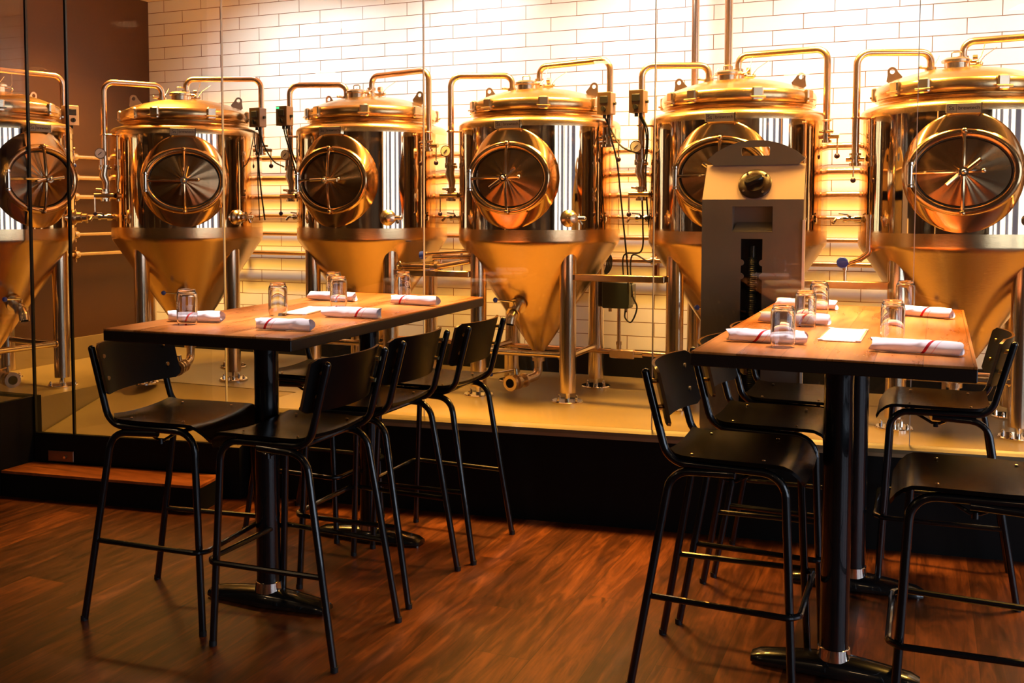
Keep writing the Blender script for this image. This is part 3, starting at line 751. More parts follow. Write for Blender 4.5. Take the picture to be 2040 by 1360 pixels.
cable([P3+V((-.012, -.03, -.07)), P3+V((.03, -.03, -.15)), P4+V((-.09, -.02, -.22)), P4+V((-.01, 0, -.255))], 'thin black cable running across between two pipes')
cable([P4+V((.0, -.03, -.07)), P4+V((.03, -.03, -.13)), P4+V((.035, -.02, -.22)), P4+V((.0, .03, -.36)), P4+V((.0, .06, -.6)), P4+V((-.03, .15, -.75)), (JB.x+.03, JB.y+.02, 1.2), (JB.x+.03, JB.y+.02, 1.05)], 'black cable running down to the junction box, right one')
cable([P4+V((.012, -.03, -.07)), P4+V((.045, -.03, -.16)), P4+V((.02, .03, -.36)), P4+V((.03, .05, -.58)), P4+V((.03, .15, -.8)), (JB.x+.075, JB.y+.02, 1.2), (JB.x+.085, JB.y-.01, 1.0), (JB.x+.11, JB.y, .92), (JB.x+.08, JB.y, .84), (JB.x+.045, JB.y, .86), (JB.x+.045, JB.y, .9)], 'black cable looping below the junction box')
for dx, lab in ((0, 'left of two black cables under the green-lit control box'), (.014, 'right of two black cables under the green-lit control box')):
    cable([P2+V((-.012+dx, -.03, -.07)), P2+V((.01+dx, -.04, -.13)), P2+V((.035+dx, -.03, -.22)), P2+V((.045+dx*2, .01, -.34)), P2+V((.05, .04, -.46+dx*4))], lab)
cable([P1+V((0, -.03, -.07)), P1+V((.01, -.03, -.13)), P1+V((-.01, -.02, -.25)), P1+V((-.01, 0, -.42)), P1+V((-.02, .05, -.6))], 'black cable hanging from control box of the corner tank')
cable([P1+V((.012, -.03, -.07)), P1+V((.03, -.03, -.15)), P1+V((.09, -.02, -.25)), P2+V((-.02, -.02, -.29))], 'black cable slung from corner tank pipe to its neighbour')
for i in range(3):
    cable([P0+V((.02+.012*i, -.02, -.07)), P0+V((.0+.014*i, -.02, -.2)), P0+V((-.04+.022*i, -.01, -.34))], ('leftmost', 'middle', 'rightmost')[i]+' of three black cables under the far left control box', r=.004)
# coil of cable
m = MB()
for i in range(4):
    m.tube([V((.03*math.cos(a)*(1+.1*i)+.004*i, .008*i, .075*math.sin(a)*(1-.05*i))) for a in [2*PI*j/24 for j in range(24)]], .0045, n=6, closed=True)
tag(m.build('cable_coil', M_RUBBER, loc=(-1.66, 5.58, 1.15), rot=(0, .15, 0)), 'black coil of cable hanging on the wall pipe near the junction box', 'cable')

# junction box on its post
jb = empty('junction_box', (-1.535, 5.5, .60)); tag(jb, 'dark green electrical box on a steel post behind the middle tank leg', 'electrical box')
MB().bbox(-.085, .065, -.05, .05, .31, .455, b=.005).build('enclosure', M_GREEN, jb)
m = MB(); m.bbox(.066, .08, -.048, .05, .33, .445, b=.004); m.build('side_cover', simple('pale_grey_cover', (.25, .27, .25), .4, .3), jb)
m = MB(); m.box(.08, .09, -.052, -.02, .375, .405); m.build('latch', M_CHROME, jb)
m = MB(); m.cyl((0, 0, .31), (0, 0, .12), .0105); m.cyl((0, 0, .125), (0, 0, .105), .016); m.build('post', M_LEG, jb)
for x in (-.045, .045):
    m = MB(); m.cyl((x, -.02, .31), (x, -.02, .29), .010); m.build('cable_gland', M_LEG, jb)
# low process pipe with tee body along the wall
lp = empty('process_pipe', (-1.5, 5.5, PZ)); tag(lp, 'long low steel pipe running behind the tank legs', 'pipe')
m = MB(); m.cyl((-1.9, 0, .222), (2.4, 0, .19), .014); m.build('pipe_run', M_PIPE, lp)
m = MB(); m.bbox(-.085, .055, -.02, .02, .175, .225, b=.006); m.cyl((.05, 0, .2), (.10, 0, .2), .017); m.cyl((-.035, 0, .2), (-.035, 0, .25), .013); m.build('tee_block', M_FIT, lp)
for x in (-1.7, -.7, .5, 1.6, 2.3):
    MB().box(x-.01, x+.01, -.01, .01, 0, .2).build('pipe_stand', M_LEG, lp)
# horizontal glycol pipes on the tiled wall
ZP = [1.79, 1.655, 1.53, 1.405, 1.285, 1.155]; RP = [.017, .019, .019, .012, .014, .015]
for i, (zz, rr) in enumerate(zip(ZP, RP)):
    nm = ('topmost', 'second from the top', 'third from the top', 'fourth from the top', 'fifth from the top', 'lowest')[i]
    p = empty('wall_pipe', (-1.3, 5.85, zz)); tag(p, 'horizontal pipe along the white tiled wall, '+nm+' of six', 'pipe', 'six pipes running along both walls')
    MB().cyl((-3.45, 0, .0), (3.8, 0, 0), rr, n=14).build('pipe_run', M_PIPE, p)
    for x in (-3.0, -.13, 1.95, 3.3):
        m = MB(); m.cyl((x-.014, 0, 0), (x+.014, 0, 0), rr+.012, n=16); m.box(x-.014, x+.014, 0, .085, -.006, .006); m.cyl((x, 0, rr), (x, 0, rr+.04), .007); m.cyl((x, 0, rr+.03), (x, 0, rr+.045), .012)
        m.build('pipe_clamp', M_FIT, p)
    q = empty('wall_pipe', (-5.07, 4.5, zz)); tag(q, 'horizontal pipe along the brown left wall, '+nm+' of six', 'pipe', 'six pipes running along both walls')
    MB().cyl((0, -1.6, 0), (0, 1.3, 0), rr*.95, n=14).build('pipe_run', M_BRUSH, q)
    m = MB(); m.lathe([(rr, -.022), (rr+.012, -.018), (rr+.016, 0), (rr+.012, .018), (rr, .022)], 18, M=Matrix.Translation((0, .62, 0)) @ Matrix.Rotation(PI/2, 4, 'X')); m.cyl((0, .62, rr), (0, .62, rr+.035), .007); m.cyl((0, .62, -rr), (0, .62, -rr-.035), .007); m.box(-.08, 0, .61, .63, -.006, .006)
    m.build('union_fitting', M_BRUSH, q)
# struts that carry the pipes
for x, lab in ((-1.43, 'upright steel channel carrying the wall pipes left of the half-hidden tank'),):
    m = MB(); m.box(x-.012, x+.012, 5.885, WY, 1.05, 1.90); tag(m.build('pipe_strut', M_DARKPIPE), lab, 'bracket')
# wall tap manifold near T4
# tall risers to the ceiling
for x, y, zt, lab in ((-1.18, 5.72, 2.15, 'tall vertical pipe rising to the ceiling, left of the pair'), (-.962, 5.5, 2.06, 'tall vertical pipe rising to the ceiling, right of the pair')):
    m = MB()
    if x < -1: m.tube([(x, y, ZC), (x, y, 1.95), (x, WY, 1.95)], .021, n=20, bend=.06)
    else: m.cyl((x, y, zt+.012), (x, y, ZC), .021, n=20)
    m.cyl((x, y, ZC-.02), (x, y, ZC), .04)
    tag(m.build('riser_pipe', M_PIPE), lab, 'pipe', 'pair of vertical pipes above the half-hidden tank')
# support of risers: they stand on brackets fixed to the wall
# trays between tank legs
def tray(xa, xb, lab):
    m = MB(); m.bbox(xa, xb, 5.0, 5.06, 1.088, 1.122, b=.003)
    o = m.build('cross_rail', M_BRUSH); tag(o, lab, 'rail', 'flat rails joining the tank legs'); return o
tray(-2.955+.294, -1.925-.294, 'flat steel rail between the tank legs behind the left table end')
tray(-1.925+.294, -.876-.294, 'flat steel rail above the junction box')
tray(-.876+.294, .165-.294, 'flat steel rail between the tank legs right of the grey cart')
# parts lying on the left tray
arm = empty('racking_arm', (-2.43, 5.03, 1.122)); tag(arm, 'loose racking arm lying on the flat rail, pointing left', 'pipe fitting')
m = MB(); m.tube([(-.2, -.005, .018), (.02, 0, .018), (.2, .012, .052)], .015, n=14); m.build('tube', M_PIPE, arm)
m = MB(); m.cyl((.01, -.01, .018), (.03, -.01, .02), .032, n=20); m.cyl((-.02, -.01, .018), (-.05, -.01, .018), .022, n=20); m.cyl((-.20, -.006, .018), (-.19, -.006, .018), .02); m.build('tri_clamp', M_FIT, arm)
m = MB(); m.tube([(-.21+.012*math.cos(a), -.02, .03+.012*math.sin(a)) for a in [2*PI*j/16 for j in range(16)]], .004, n=6, closed=True); m.tube([(-.198, -.02, .03), (-.1, -.02, .038), (.0, -.02, .045)], .005, n=8); m.build('wing_lever', M_FIT, arm)
sp = empty('spray_wand', (-2.40, 5.045, 1.122)); tag(sp, 'blue-ended steel wand lying above the racking arm', 'pipe fitting')
m = MB(); m.tube([(-.09, 0, .085), (.16, 0, .105)], .010, n=12); m.tube([(-.05, 0, .066), (.18, .005, .078)], .012, n=12); m.cyl((.0, 0, .0), (.0, 0, .09), .006); m.cyl((.12, 0, .0), (.12, 0, .1), .006); m.build('tube', M_PIPE, sp)
m = MB(); m.cyl((-.10, 0, .08), (-.125, -.0, .078), .022, n=16); m.build('end_cap', M_BLUE, sp)
m = MB(); m.cyl((-.085, 0, .085), (-.10, 0, .082), .018, n=16); m.build('collar', M_CHROME, sp)
# handwheel valve on the right tray
hv = empty('handwheel_valve', (-.335, 5.03, 1.122)); tag(hv, 'valve with round blue handwheel standing on the right flat rail', 'valve')
m = MB(); m.cyl((0, 0, 0), (0, 0, .06), .007); m.cyl((0, 0, .05), (0, 0, .075), .012); m.cyl((.0, .01, .075), (.03, .01, .085), .01); m.build('stem', M_LEG, hv)
m = MB(); m.lathe([(.001, -.006), (.022, -.006), (.026, 0), (.022, .006), (.001, .008)], 20, M=Matrix.Translation((-.012, -.012, .085)) @ Matrix.Rotation(PI/2, 4, 'X')); m.build('handwheel', M_BLUE, hv)
m = MB(); m.tube([(.02, .01, .085), (.06, .01, .10), (.10, .01, .13), (.10, .01, .30)], .0135, n=14, bend=.03); m.cyl((.10, .01, .29), (.10, .01, .305), .02); m.build('elbow_pipe', M_PIPE, hv)

# ------------------------------------------------------------------ grey control cart
ct = empty('control_cart', (-.70, 4.642, PZ)); tag(ct, 'tall grey sheet-metal cart with arched handle and black rotary switch', 'equipment cart')
hw = .218; T = 1.494-PZ; sl0, sl1 = -.046, .047
m = MB()
m.box(-hw, sl0, 0, .01, .02, 1.322-PZ); m.box(sl1, hw, 0, .01, .02, 1.322-PZ)
m.box(-hw, -.085, 0, .01, 1.322-PZ, T); m.box(.088, hw, 0, .01, 1.322-PZ, T)
m.box(-.085, .088, 0, .01, 1.465-PZ, T); m.box(-.085, .088, 0, .01, 1.322-PZ, 1.352-PZ)
m.box(sl0, sl1, 0, .01, .02, .12)
for zz in (.76, .70):
    m.cyl((sl0, .0006, zz), (sl0, .0094, zz), .014, n=18); m.cyl((sl1, .0006, zz), (sl1, .0094, zz), .014, n=18)
m.build('front_panel', M_GREY, ct, smooth=0)
m = MB(); m.box(-hw, -hw+.008, .01, .09, .02, T); m.box(hw-.008, hw, .01, .09, .02, T); m.box(-hw, hw, .082, .09, .02, T+.05)
m.add([(-hw, .01, T), (-hw, .09, T), (-hw, .09, T+.15), (hw, .01, T), (hw, .09, T), (hw, .09, T+.15)], [(0, 1, 2), (3, 5, 4), (0, 3, 4, 1), (1, 4, 5, 2)])
m.box(-hw, hw, .01, .09, .0, .02)
m.build('cabinet', M_GREY, ct, smooth=0)
m = MB(); m.box(-.085, .088, .01, .07, 1.352-PZ, 1.36-PZ); m.box(-.085, .088, .062, .07, 1.352-PZ, 1.465-PZ); m.box(-.09, -.085, .01, .07, 1.352-PZ, 1.465-PZ); m.box(.088, .093, .01, .07, 1.352-PZ, 1.465-PZ); m.box(-.085, .088, .01, .07, 1.465-PZ, 1.47-PZ)
m.add([(-.085, .002, 1.353-PZ), (.088, .002, 1.353-PZ), (.075, .062, 1.395-PZ), (-.072, .062, 1.395-PZ)], [(0, 1, 2, 3)])
m.build('pocket', M_GREY, ct, smooth=0)
M = Matrix.Translation((0, -.001, T)) @ Matrix.Rotation(math.atan2(.09, .155), 4, 'X').inverted()
m = MB(); m.add([(-hw, 0, T+.001), (hw, 0, T+.001), (hw-.004, .09, T+.158), (-hw+.004, .09, T+.158), (-hw, .004, T-.003), (hw, .004, T-.003), (hw-.004, .094, T+.154), (-hw+.004, .094, T+.154)], [(0, 1, 2, 3), (4, 7, 6, 5), (0, 4, 5, 1), (1, 5, 6, 2), (2, 6, 7, 3), (3, 7, 4, 0)])
m.build('sloped_panel', M_BEIGE, ct, smooth=0)
# arched handle plate, with a slot
m = MB(); outl = []; innl = []
nA = 40; y0, y1 = .082, .09
cz = T+.155
for i in range(nA):
    a = 2*PI*i/nA; d = V((math.cos(a), math.sin(a)))
    # outline: circular-segment arch, measured from slot centre
    def inside(p):
        x, zq = p
        return zq >= 0 and abs(x) <= hw+.004 and zq <= .012+.098*(1-(x/(hw+.004))**2)**.75
    t0 = 0
    for k in range(400):
        p = (d.x*k*.0008, .060+d.y*k*.0008)
        if not inside(p): break
        t0 = k*.0008
    outl.append((d.x*t0, .060+d.y*t0))
    hx, hz, rr = .062, .019, .010
    px = max(-hx, min(hx, d.x*.08)); pz = max(-hz, min(hz, d.y*.08*(.5)))
    s = min(hx/max(abs(d.x), 1e-6), hz/max(abs(d.y), 1e-6))
    innl.append((d.x*s, .060+d.y*s))
vs = []; fs = []
for yy in (y0, y1):
    vs += [(x, yy, cz+q) for x, q in outl]+[(x, yy, cz+q) for x, q in innl]
for i in range(nA):
    k = (i+1) % nA
    fs += [(i, k, nA+k, nA+i), (2*nA+i, 3*nA+i, 3*nA+k, 2*nA+k), (i, 2*nA+i, 2*nA+k, k), (nA+i, nA+k, 3*nA+k, 3*nA+i)]
m.add(vs, fs); m.build('handle_plate', M_GREY, ct, smooth=0)
nn_ = V((0, -.77, .64)); ctr = V((.006, .038, T+.067))
Mk = Matrix.Translation(ctr) @ V((0, 0, 1)).rotation_difference(V((0, -.157, .09)).normalized()).to_matrix().to_4x4()
m = MB(); m.lathe([(.072, -.004), (.072, .008), (.064, .014), (.045, .016), (.045, .022), (.001, .022)], 40, M=Mk); sw = m.build('switch_base', simple('dark_brown_plastic', (.018, .008, .004), .25), ct)
m = MB(); m.bbox(-.042, .042, -.013, .013, .022, .05, b=.005, M=Mk @ Matrix.Rotation(.45, 4, 'Z')); m.build('switch_grip', simple('black_plastic', (.01, .008, .007), .2), sw)
for a in (.7, 2.2, 3.9, 5.4):
    m = MB(); m.cyl(Mk @ V((.061*math.cos(a), .061*math.sin(a), .012)), Mk @ V((.061*math.cos(a), .061*math.sin(a), .018)), .0055, n=10); m.build('switch_screw', M_CHROME, sw)
m = MB(); pts = [(0, .04, 1.27-PZ-.03-.0045*i) for i in range(150)]
m.tube(pts, [.021 if i % 2 else .0175 for i in range(150)], n=16); m.cyl((0, .04, 1.27-PZ-.03), (0, .04, 1.29-PZ), .013); m.build('corrugated_hose', simple('black_hose', (.010, .016, .015), .3), ct, smooth=60)
m = MB(); m.box(hw-.003, hw+.008, -.012, .0, .45, .95); m.box(hw-.003, hw+.008, -.012, .0, .05, .44); m.build('edge_guard', simple('clear_white_strip', (.75, .72, .66), .3), ct, smooth=0)
m = MB(); m.box(-hw+.01, hw-.01, .066, .081, .03, T-.01); m.build('dark_interior', M_BLACKMATTE, ct, smooth=0)

# ------------------------------------------------------------------ bar stools
def make_stool():
    t = empty('bar_stool')
    r = .0125
    for s in (-1, 1):
        m = MB(); m.tube([(.238, s*.205, .0), (.205, s*.19, .695), (-.135, s*.188, .700), (-.205, s*.188, .965)], r, n=12, bend=.07)
        m.sphere((-.205, s*.188, .965), r, n=10)
        m.build('side_frame', M_BLACK, t)
        m = MB(); m.tube([(-.238, s*.215, .0), (-.125, s*.191, .675), (.06, s*.189, .682)], r, n=12, bend=.07)
        m.build('rear_leg', M_BLACK, t)
        for x in (.238, -.238):
            m = MB(); m.cyl((x, s*(.205 if x > 0 else .215), 0), (x, s*(.205 if x > 0 else .215), .018), .0132, n=12); m.build('foot_cap', M_RUBBER, t)
    f = .29
    m = MB(); m.tube([(-.190, -.204, f), (.225, -.222, f), (.252, -.19, f), (.252, .19, f), (.225, .222, f), (-.190, .204, f)], .0095, n=10, bend=.03)
    m.build('foot_rail', M_BLACK, t)
    m = MB(); m.tube([(.14, -.188, .689), (.13, -.05, .684), (.13, .05, .684), (.14, .188, .689)], .008, n=8); m.tube([(-.08, -.188, .689), (-.08, .188, .689)], .008, n=8)
    m.build('cross_bar', M_BLACK, t)
    for s in (-1, 1):
        m = MB(); m.tube([(-.03, s*.15, .686), (.035, s*.15, .652), (.06, s*.15, .652), (.12, s*.15, .686)], .0055, n=8); m.cyl((.047, s*.15, .655), (.047, s*.15, .638), .009, n=10)
        m.build('stacking_hook', M_BLACK, t)
    # seat shell
    nx, ny = 18, 14; vs = []; fs = []
    def seat(u, v):
        x = -.135+u*.405; hwid = .205-.02*(1-min(u/.35, 1))**2
        e = max(0, (u-.86)/.14); hwid -= .035*e*e
        e2 = max(0, (.08-u)/.08); hwid -= .02*e2*e2
        y = v*hwid
        z = .7145+.010*v*v-.006*(1-v*v)*math.sin(PI*min(u, 1))
        q = max(0, (x-.19)/.08); x -= .012*q*q; z -= .055*q**2
        z += .012*max(0, (.12-u)/.12)**2
        return (x, y, z)
    for k in (0, 1):
        for i in range(nx+1):
            for j in range(ny+1):
                p = seat(i/nx, -1+2*j/ny); vs.append((p[0]-(.004*k if i == nx else 0), p[1], p[2]-.0115*k))
    W = ny+1; O = (nx+1)*W
    for i in range(nx):
        for j in range(ny):
            a = i*W+j; fs.append((a, a+1, a+W+1, a+W)); fs.append((O+a, O+a+W, O+a+W+1, O+a+1))
    for i in range(nx): fs.append((i*W, (i+1)*W, O+(i+1)*W, O+i*W)); fs.append((i*W+ny, O+i*W+ny, O+(i+1)*W+ny, (i+1)*W+ny))
    for j in range(ny): fs.append((j, O+j, O+j+1, j+1)); fs.append((nx*W+j, nx*W+j+1, O+nx*W+j+1, O+nx*W+j))
    m = MB(); m.add(vs, fs); se = m.build('seat', M_SEAT, t, smooth=50)
    for x in (-.07, .14):
        for y in (-.155, .155):
            m = MB(); m.sphere((x, y, .7165+.010*(y/.2)**2), .0055, n=10, sz=.5); m.build('seat_bolt', M_FIT, se)
    # back panel
    nx, ny = 20, 8; vs = []; fs = []
    def back(u, v):
        y = -.218+.436*u; w = abs(2*u-1)
        zc = .897; hh = .088-.014*max(0, (w-.9)/.1)**2
        z = zc+v*hh
        x = -.178-(z-.82)*.24+.050*w**2.2
        return (x, y, z)
    for k in (0, 1):
        for i in range(nx+1):
            for j in range(ny+1):
                p = back(i/nx, -1+2*j/ny); vs.append((p[0]+(.010 if k else 0), p[1], p[2]))
    W = ny+1; O = (nx+1)*W
    for i in range(nx):
        for j in range(ny):
            a = i*W+j; fs.append((a, a+1, a+W+1, a+W)); fs.append((O+a, O+a+W, O+a+W+1, O+a+1))
    for i in range(nx): fs.append((i*W, (i+1)*W, O+(i+1)*W, O+i*W)); fs.append((i*W+ny, O+i*W+ny, O+(i+1)*W+ny, (i+1)*W+ny))
    for j in range(ny): fs.append((j, O+j, O+j+1, j+1)); fs.append((nx*W+j, nx*W+j+1, O+nx*W+j+1, O+nx*W+j))
    m = MB(); m.add(vs, fs)
    for q in range(2*nx*ny, len(m.m)): m.m[q] = 1
    bk = m.build('backrest', [M_BACK, M_EDGESHEEN], t, smooth=50)
    for s in (-1, 1):
        for zz in (.938, .862):
            m = MB()
            u = (s*.175+.218)/.436; p = back(u, 0); x = -.178-(zz-.82)*.24+.05*abs(2*u-1)**2.2
            m.cyl((x-.012, s*.175, zz), (x+.0135, s*.175, zz), .0075, n=12)
            m.build('back_bolt', M_BRASS, bk)
    return t
ps = make_stool()
SG = 'black bar stools around the two high tables'
stools = [(-2.487, 2.97, 5.5, 'black bar stool at the left table, nearest the glass door'),
          (-2.56, 4.02, 0, 'black bar stool across the left table, mostly hidden by the table column'),
          (-1.912, 2.945, 180, 'black bar stool nearest the camera on the right side of the left table'),
          (-1.935, 3.50, 180, 'black bar stool in the middle of the three right of the left table'),
          (-1.905, 4.02, 180, 'black bar stool farthest back of the three right of the left table'),
          (-.556, 3.215, 0, 'black bar stool in the foreground at the left side of the right table'),
          (-.525, 3.755, 0, 'black bar stool tucked under the right table, second from the camera'),
          (-.50, 4.27, 0, 'black bar stool farthest back at the left side of the right table'),
          (.10, 4.355, 180, 'black bar stool at the far right side of the right table, back fully seen'),
          (.185, 3.14, 180, 'black bar stool in the right foreground, its back cut off by the frame')]
for i, (x, y, a, lab) in enumerate(stools):
    o = copy_tree(ps); o.location = (x, y, 0); o.rotation_euler = (0, 0, math.radians(a)); tag(o, lab, 'bar stool', SG)
for o in list(ps.children_recursive)+[ps]: bpy.data.objects.remove(o)

# ------------------------------------------------------------------ high tables
def make_table():
    t = empty('high_table')
    W, Ln = .739, 1.644
    m = MB(); m.bbox(-W/2, W/2, -Ln/2, Ln/2, 1.043, 1.05, b=.0015); m.build('tabletop', M_TOP, t, smooth=0)
    m = MB(); m.bbox(-W/2, W/2, -Ln/2, Ln/2, 1.008, 1.0428, b=.002); m.build('edge_band', simple('dark_stained_edge', (.016, .007, .004), .4), t, smooth=0)
    for s in (-1, 1):
        m = MB(); m.lathe([(.044, .05), (.044, .93), (.048, .97), (.062, 1.0), (.062, 1.008)], 40)
        c = m.build('column', M_BLACK, t, loc=(0, s*.40, 0), smooth=50)
        m = MB(); m.bbox(-.25, .25, -.05, .05, .995, 1.008, b=.002); m.build('mounting_plate', M_BLACK, c, smooth=0)
        m = MB(); m.lathe([(.050, .05), (.0515, .052), (.048, .088), (.0445, .09)], 40); m.build('weld_collar', M_CHROME, c)
        m = MB()
        rings = []
        for i in range(21):
            x = -.25+.5*i/20; w = abs(x)/.25; hwd = .062-.018*w; ht = .052-.028*w**1.5
            if i in (0, 20): hwd *= .75; ht *= .7
            prof = []
            for k in range(9):
                a = PI*k/8; prof.append((x, -hwd*math.cos(a), .012+ht*math.sin(a)**.6))
            rings.append(prof+[(x, hwd, .008), (x, -hwd, .008)])
        m.loft(rings); b = m.build('base', M_BLACK, c, smooth=50)
        for x in (-.225, .225):
            m = MB(); m.cyl((x, 0, 0), (x, 0, .012), .014, n=14); m.build('leveler', M_CHROME, c)
    return t
pt = make_table()
for cx_, cy_, a, lab in ((-2.204, 3.5215, math.degrees(.0294), 'high wooden-topped table on the left, seen corner-on'), (-.2289, 3.7473, math.degrees(-.0104), 'high wooden-topped table on the right, seen end-on')):
    o = copy_tree(pt); o.location = (cx_, cy_, 0); o.rotation_euler = (0, 0, math.radians(a)); tag(o, lab, 'table', 'two high dining tables')
for o in list(pt.children_recursive)+[pt]: bpy.data.objects.remove(o)

# ------------------------------------------------------------------ on the tables
TZ = 1.0502
NAPM = [napkin_mat('striped_linen_%d' % i, x0, sl) for i, (x0, sl) in enumerate(((-.055, .012), (-.02, .014), (.03, .012)))]
def napkin(x, y, a, Ln, lab, k, seed):
    rnd = random.Random(seed); n = 40; nx = 44; ro = .0205
    ph = rnd.uniform(0, 6); vs = []; rings = []
    for i in range(nx+1):
        q = i/nx; X = -Ln/2+Ln*q; ring_ = []
        for j in range(n):
            th = 2*PI*j/n
            sp_ = ((th/(2*PI)+q*1.6+ph) % 1.0)
            rr = ro*(1+.10*(sp_-.5)+.035*math.sin(3*th+9*q+ph)+.03*math.sin(14*q+2*th))
            if q < .06: rr *= .86+.14*q/.06
            zz = max(.001, ro*1.02+rr*math.sin(th)*.95)
            ring_.append((X+(.006*math.sin(th*2+ph) if q < .02 or q > .98 else 0), rr*math.cos(th)*1.08, zz))
        rings.append(ring_)
    m = MB(); m.loft(rings, caps=False)
    # rolled layers at the ends
    for e in (-1, 1):
        X = e*(Ln/2-.004); spn = 60; ring_o = []
        pts = []
        for i in range(spn+1):
            th = 2*PI*2.6*i/spn; rr = ro*.93*(1-.72*i/spn)
            pts.append((rr*math.cos(th)*1.05, ro*1.02+rr*math.sin(th)*.93))
        vs = []; fs = []
        for i, (yy, zz) in enumerate(pts): vs += [(X, yy, zz), (X-e*.03, yy, zz)]
        for i in range(spn): fs.append((2*i, 2*i+1, 2*i+3, 2*i+2))
        m.add(vs, fs)
        m.lathe([(.0005, 0), (ro*.9, 0)], 20, M=Matrix.Translation((X-e*.025, 0, ro*1.02)) @ Matrix.Rotation(PI/2, 4, 'Y'))
    o = m.build('napkin_roll', NAPM[k], loc=(x, y, TZ), rot=(0, 0, math.radians(a)), smooth=60)
    tag(o, lab, 'napkin', 'rolled linen napkins on the tables')
NAPS = [(-2.39, 2.945, 12, .20, 'rolled napkin by the near left corner of the left table, under a glass view', 1),
        (-1.953, 2.885, 8, .195, 'rolled napkin at the near right corner of the left table', 0),
        (-2.388, 3.90, 2, .225, 'rolled napkin farthest left at the back of the left table', 2),
        (-1.946, 3.317, 6, .225, 'rolled napkin with faint stripe beside the menu card, left table', 2),
        (-1.964, 3.865, -2, .215, 'rolled napkin with red stripe at the back right of the left table', 0),
        (-.434, 3.20, 3, .228, 'rolled napkin at the near left corner of the right table', 1),
        (-.417, 3.765, -4, .235, 'rolled napkin, middle of three on the left side of the right table', 2),
        (-.437, 4.36, -6, .235, 'rolled napkin, farthest of three on the left side of the right table', 1),
        (-.017, 3.125, -6, .235, 'large rolled napkin at the near right corner of the right table', 2),
        (-.02, 4.20, -22, .25, 'rolled napkin at the back right of the right table, slanting', 2)]
NAPS[0] = (-2.39, 2.975, 12, .20, 'rolled napkin by the near left corner of the left table', 1)
for i, (x, y, a, l_, lab, k) in enumerate(NAPS): napkin(x, y, a, l_, lab, k, i+3)

def make_glass():
    t = empty('drinking_glass')
    h = .123; r = .0355; th = .0026
    # upside-down can-shaped glass: mouth on the table, closed top
    outer = [(.0315, 0), (.0325, .004), (.0345, .011), (r, .018), (r, .100), (.0345, .108), (.031, .114), (.0295, .118), (.0290, h), (.0265, h+.001), (.0255, h-.002), (.0005, h-.003)]
    inner = [(.0005, h-.011), (.026, h-.011), (.030, .106), (r-th, .098), (r-th, .019), (.0322, .011), (.0298, .004), (.0292, 0), (.0315, 0)]
    m = MB(); m.lathe(outer+inner, 40)
    m.build('glass_body', M_TUMBLER, t, smooth=60)
    return t
pg = make_glass()
def emblem(t, a, z):
    m = MB(); rr = .0358
    def pt_(u, v): # wrap
        q = a+u/rr; return (rr*math.cos(q), rr*math.sin(q), z+v)
    n = 28
    for (ro_, ri_) in ((.0125, .0108), (.0045, .0028)):
        vs = [pt_(ro_*math.cos(2*PI*i/n), ro_*math.sin(2*PI*i/n)) for i in range(n)]+[pt_(ri_*math.cos(2*PI*i/n), ri_*math.sin(2*PI*i/n)) for i in range(n)]
        m.add(vs, [(i, (i+1) % n, n+(i+1) % n, n+i) for i in range(n)])
    for k, (u0, u1, v0) in enumerate(((-.003, .006, .0065), (-.006, .003, -.0065), (.0, .007, .0))):
        m.add([pt_(u0, v0-.0007), pt_(u1, v0-.0007), pt_(u1, v0+.0007), pt_(u0, v0+.0007)], [(0, 1, 2, 3)])
    m.build('printed_emblem', M_PRINT, t, smooth=0)
def lines(t, a, z):
    m = MB(); rr = .0358
    for k in range(4):
        w_ = (.011, .012, .009, .010)[k]
        for s0 in range(6):
            u0 = -w_+s0*w_/3; u1 = u0+w_/4.2
            f = lambda u, v: (rr*math.cos(a+u/rr), rr*math.sin(a+u/rr), z+v)
            v = .006-.004*k
            m.add([f(u0, v-.0008), f(u1, v-.0008), f(u1, v+.0008), f(u0, v+.0008)], [(0, 1, 2, 3)])
    m.build('printed_lines', M_PRINT, t, smooth=0)
GL = [(-2.366, 2.90, 'upside-down glass with round white emblem at the near end of the left table', -2.15, -.62),
      (-2.25, 3.284, 'upside-down plain glass behind the near right napkin of the left table', None, None),
      (-2.406, 3.945, 'upside-down glass farthest back left on the left table', -1.7, None),
      (-2.235, 3.70, 'upside-down glass in front of the back left napkin, left table', None, -1.2),
      (-2.150, 4.12, 'upside-down glass at the back right of the left table', -.55, None),
      (-.377, 3.125, 'upside-down glass nearest the camera on the left side of the right table', None, None),
      (-.372, 3.70, 'upside-down glass in the middle of the left row, right table', None, None),
      (-.372, 4.20, 'upside-down glass farthest back in the left row of the right table', None, None),
      (-.086, 3.42, 'upside-down glass behind the large near right napkin, right table', None, None),
      (-.066, 4.36, 'upside-down glass farthest back on the right side of the right table', None, None)]
for x, y, lab, ea, la in GL:
    o = copy_tree(pg); o.location = (x, y, TZ); tag(o, lab, 'glass', 'upside-down drinking glasses on the tables')
    if ea is not None: emblem(o, ea, .068)
    if la is not None: lines(o, la, .062)
for o in list(pg.children_recursive)+[pg]: bpy.data.objects.remove(o)

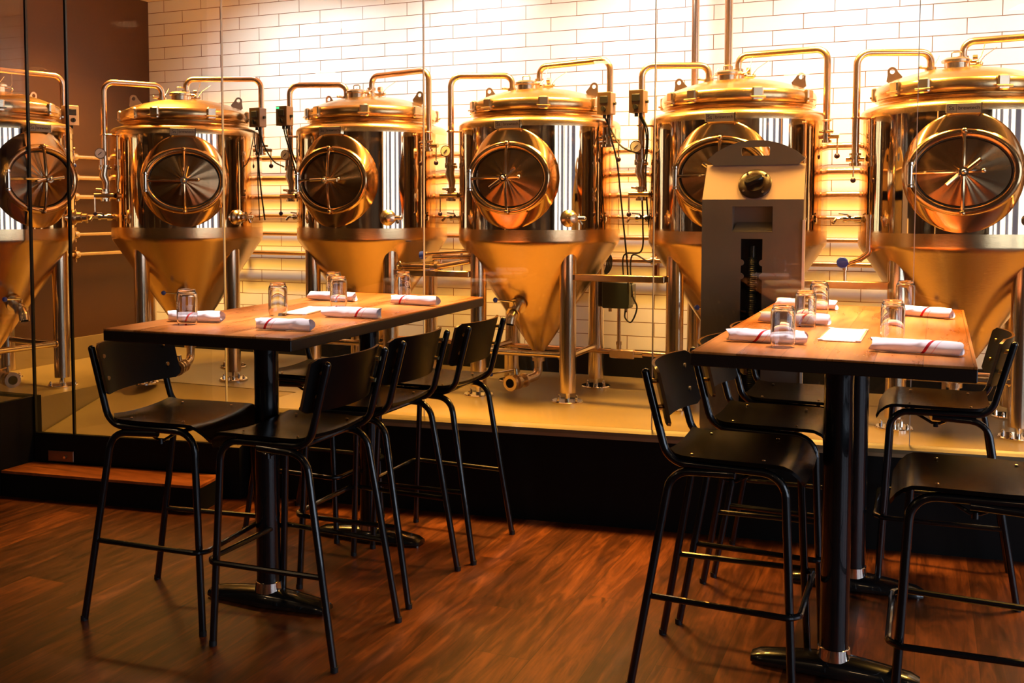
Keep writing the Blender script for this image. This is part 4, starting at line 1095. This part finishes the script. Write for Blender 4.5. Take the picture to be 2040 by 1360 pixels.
def card(x, y, a, w_, l_, lab, lift):
    t = empty('menu_card', (x, y, TZ), math.radians(a)); tag(t, lab, 'menu card', 'menu cards on the tables')
    m = MB(); m.bbox(-w_/2, w_/2, -l_/2, l_/2, 0, .004, b=.001); m.build('board', M_CARD, t, smooth=0)
    m = MB(); m.box(-w_/2+.007, w_/2-.007, -l_/2+.007, l_/2-.007, .004, .0052); m.build('sheet', M_PAPER, t, smooth=0)
    for sx in (-1, 1):
        for sy in (-1, 1):
            m = MB()
            cx, cy = sx*w_/2, sy*l_/2
            m.box(min(cx, cx-sx*.016), max(cx, cx-sx*.016), min(cy, cy-sy*.016), max(cy, cy-sy*.016), -.0, .0062)
            m.build('corner_guard', M_PAPER, t, smooth=0)
card(-2.235, 3.465, 10, .115, .30, 'white menu card lying in the middle of the left table', 0)
card(-.231, 3.48, -1, .125, .34, 'white menu card with brown edge on the right table', 0)

# ------------------------------------------------------------------ camera
cam = bpy.data.cameras.new('camera'); co = bpy.data.objects.new('camera', cam); COL.objects.link(co)
# rows: image right, image down, forward, in (wall x, down, depth) axes
R = [[0.917423, -0.000159, 0.397914], [0.023423, 0.998288, -0.053604], [-0.397224, 0.058498, 0.915856]]
right = V((R[0][0], R[0][2], -R[0][1])); down = V((R[1][0], R[1][2], -R[1][1])); fwd = V((R[2][0], R[2][2], -R[2][1]))
co.matrix_world = Matrix((
    (right.x, -down.x, -fwd.x, 0), (right.y, -down.y, -fwd.y, 0), (right.z, -down.z, -fwd.z, 1.457), (0, 0, 0, 1)))
cam.sensor_width = 36; cam.lens = 2057.0/2040*36
cam.shift_x = (1020-950.93)/2040; cam.shift_y = -(680-534.97)/2040
cam.clip_start = .05; cam.clip_end = 60
SC.camera = co
vs = SC.view_settings
vs.view_transform = 'Standard'; vs.look = 'None'; vs.exposure = 0; vs.gamma = 1; vs.use_curve_mapping = False
SC.cycles.max_bounces = 12; SC.cycles.transparent_max_bounces = 16; SC.cycles.sample_clamp_indirect = 6; SC.cycles.blur_glossy = .3
SC.cycles.use_denoising = True
SC.cycles.caustics_refractive = True
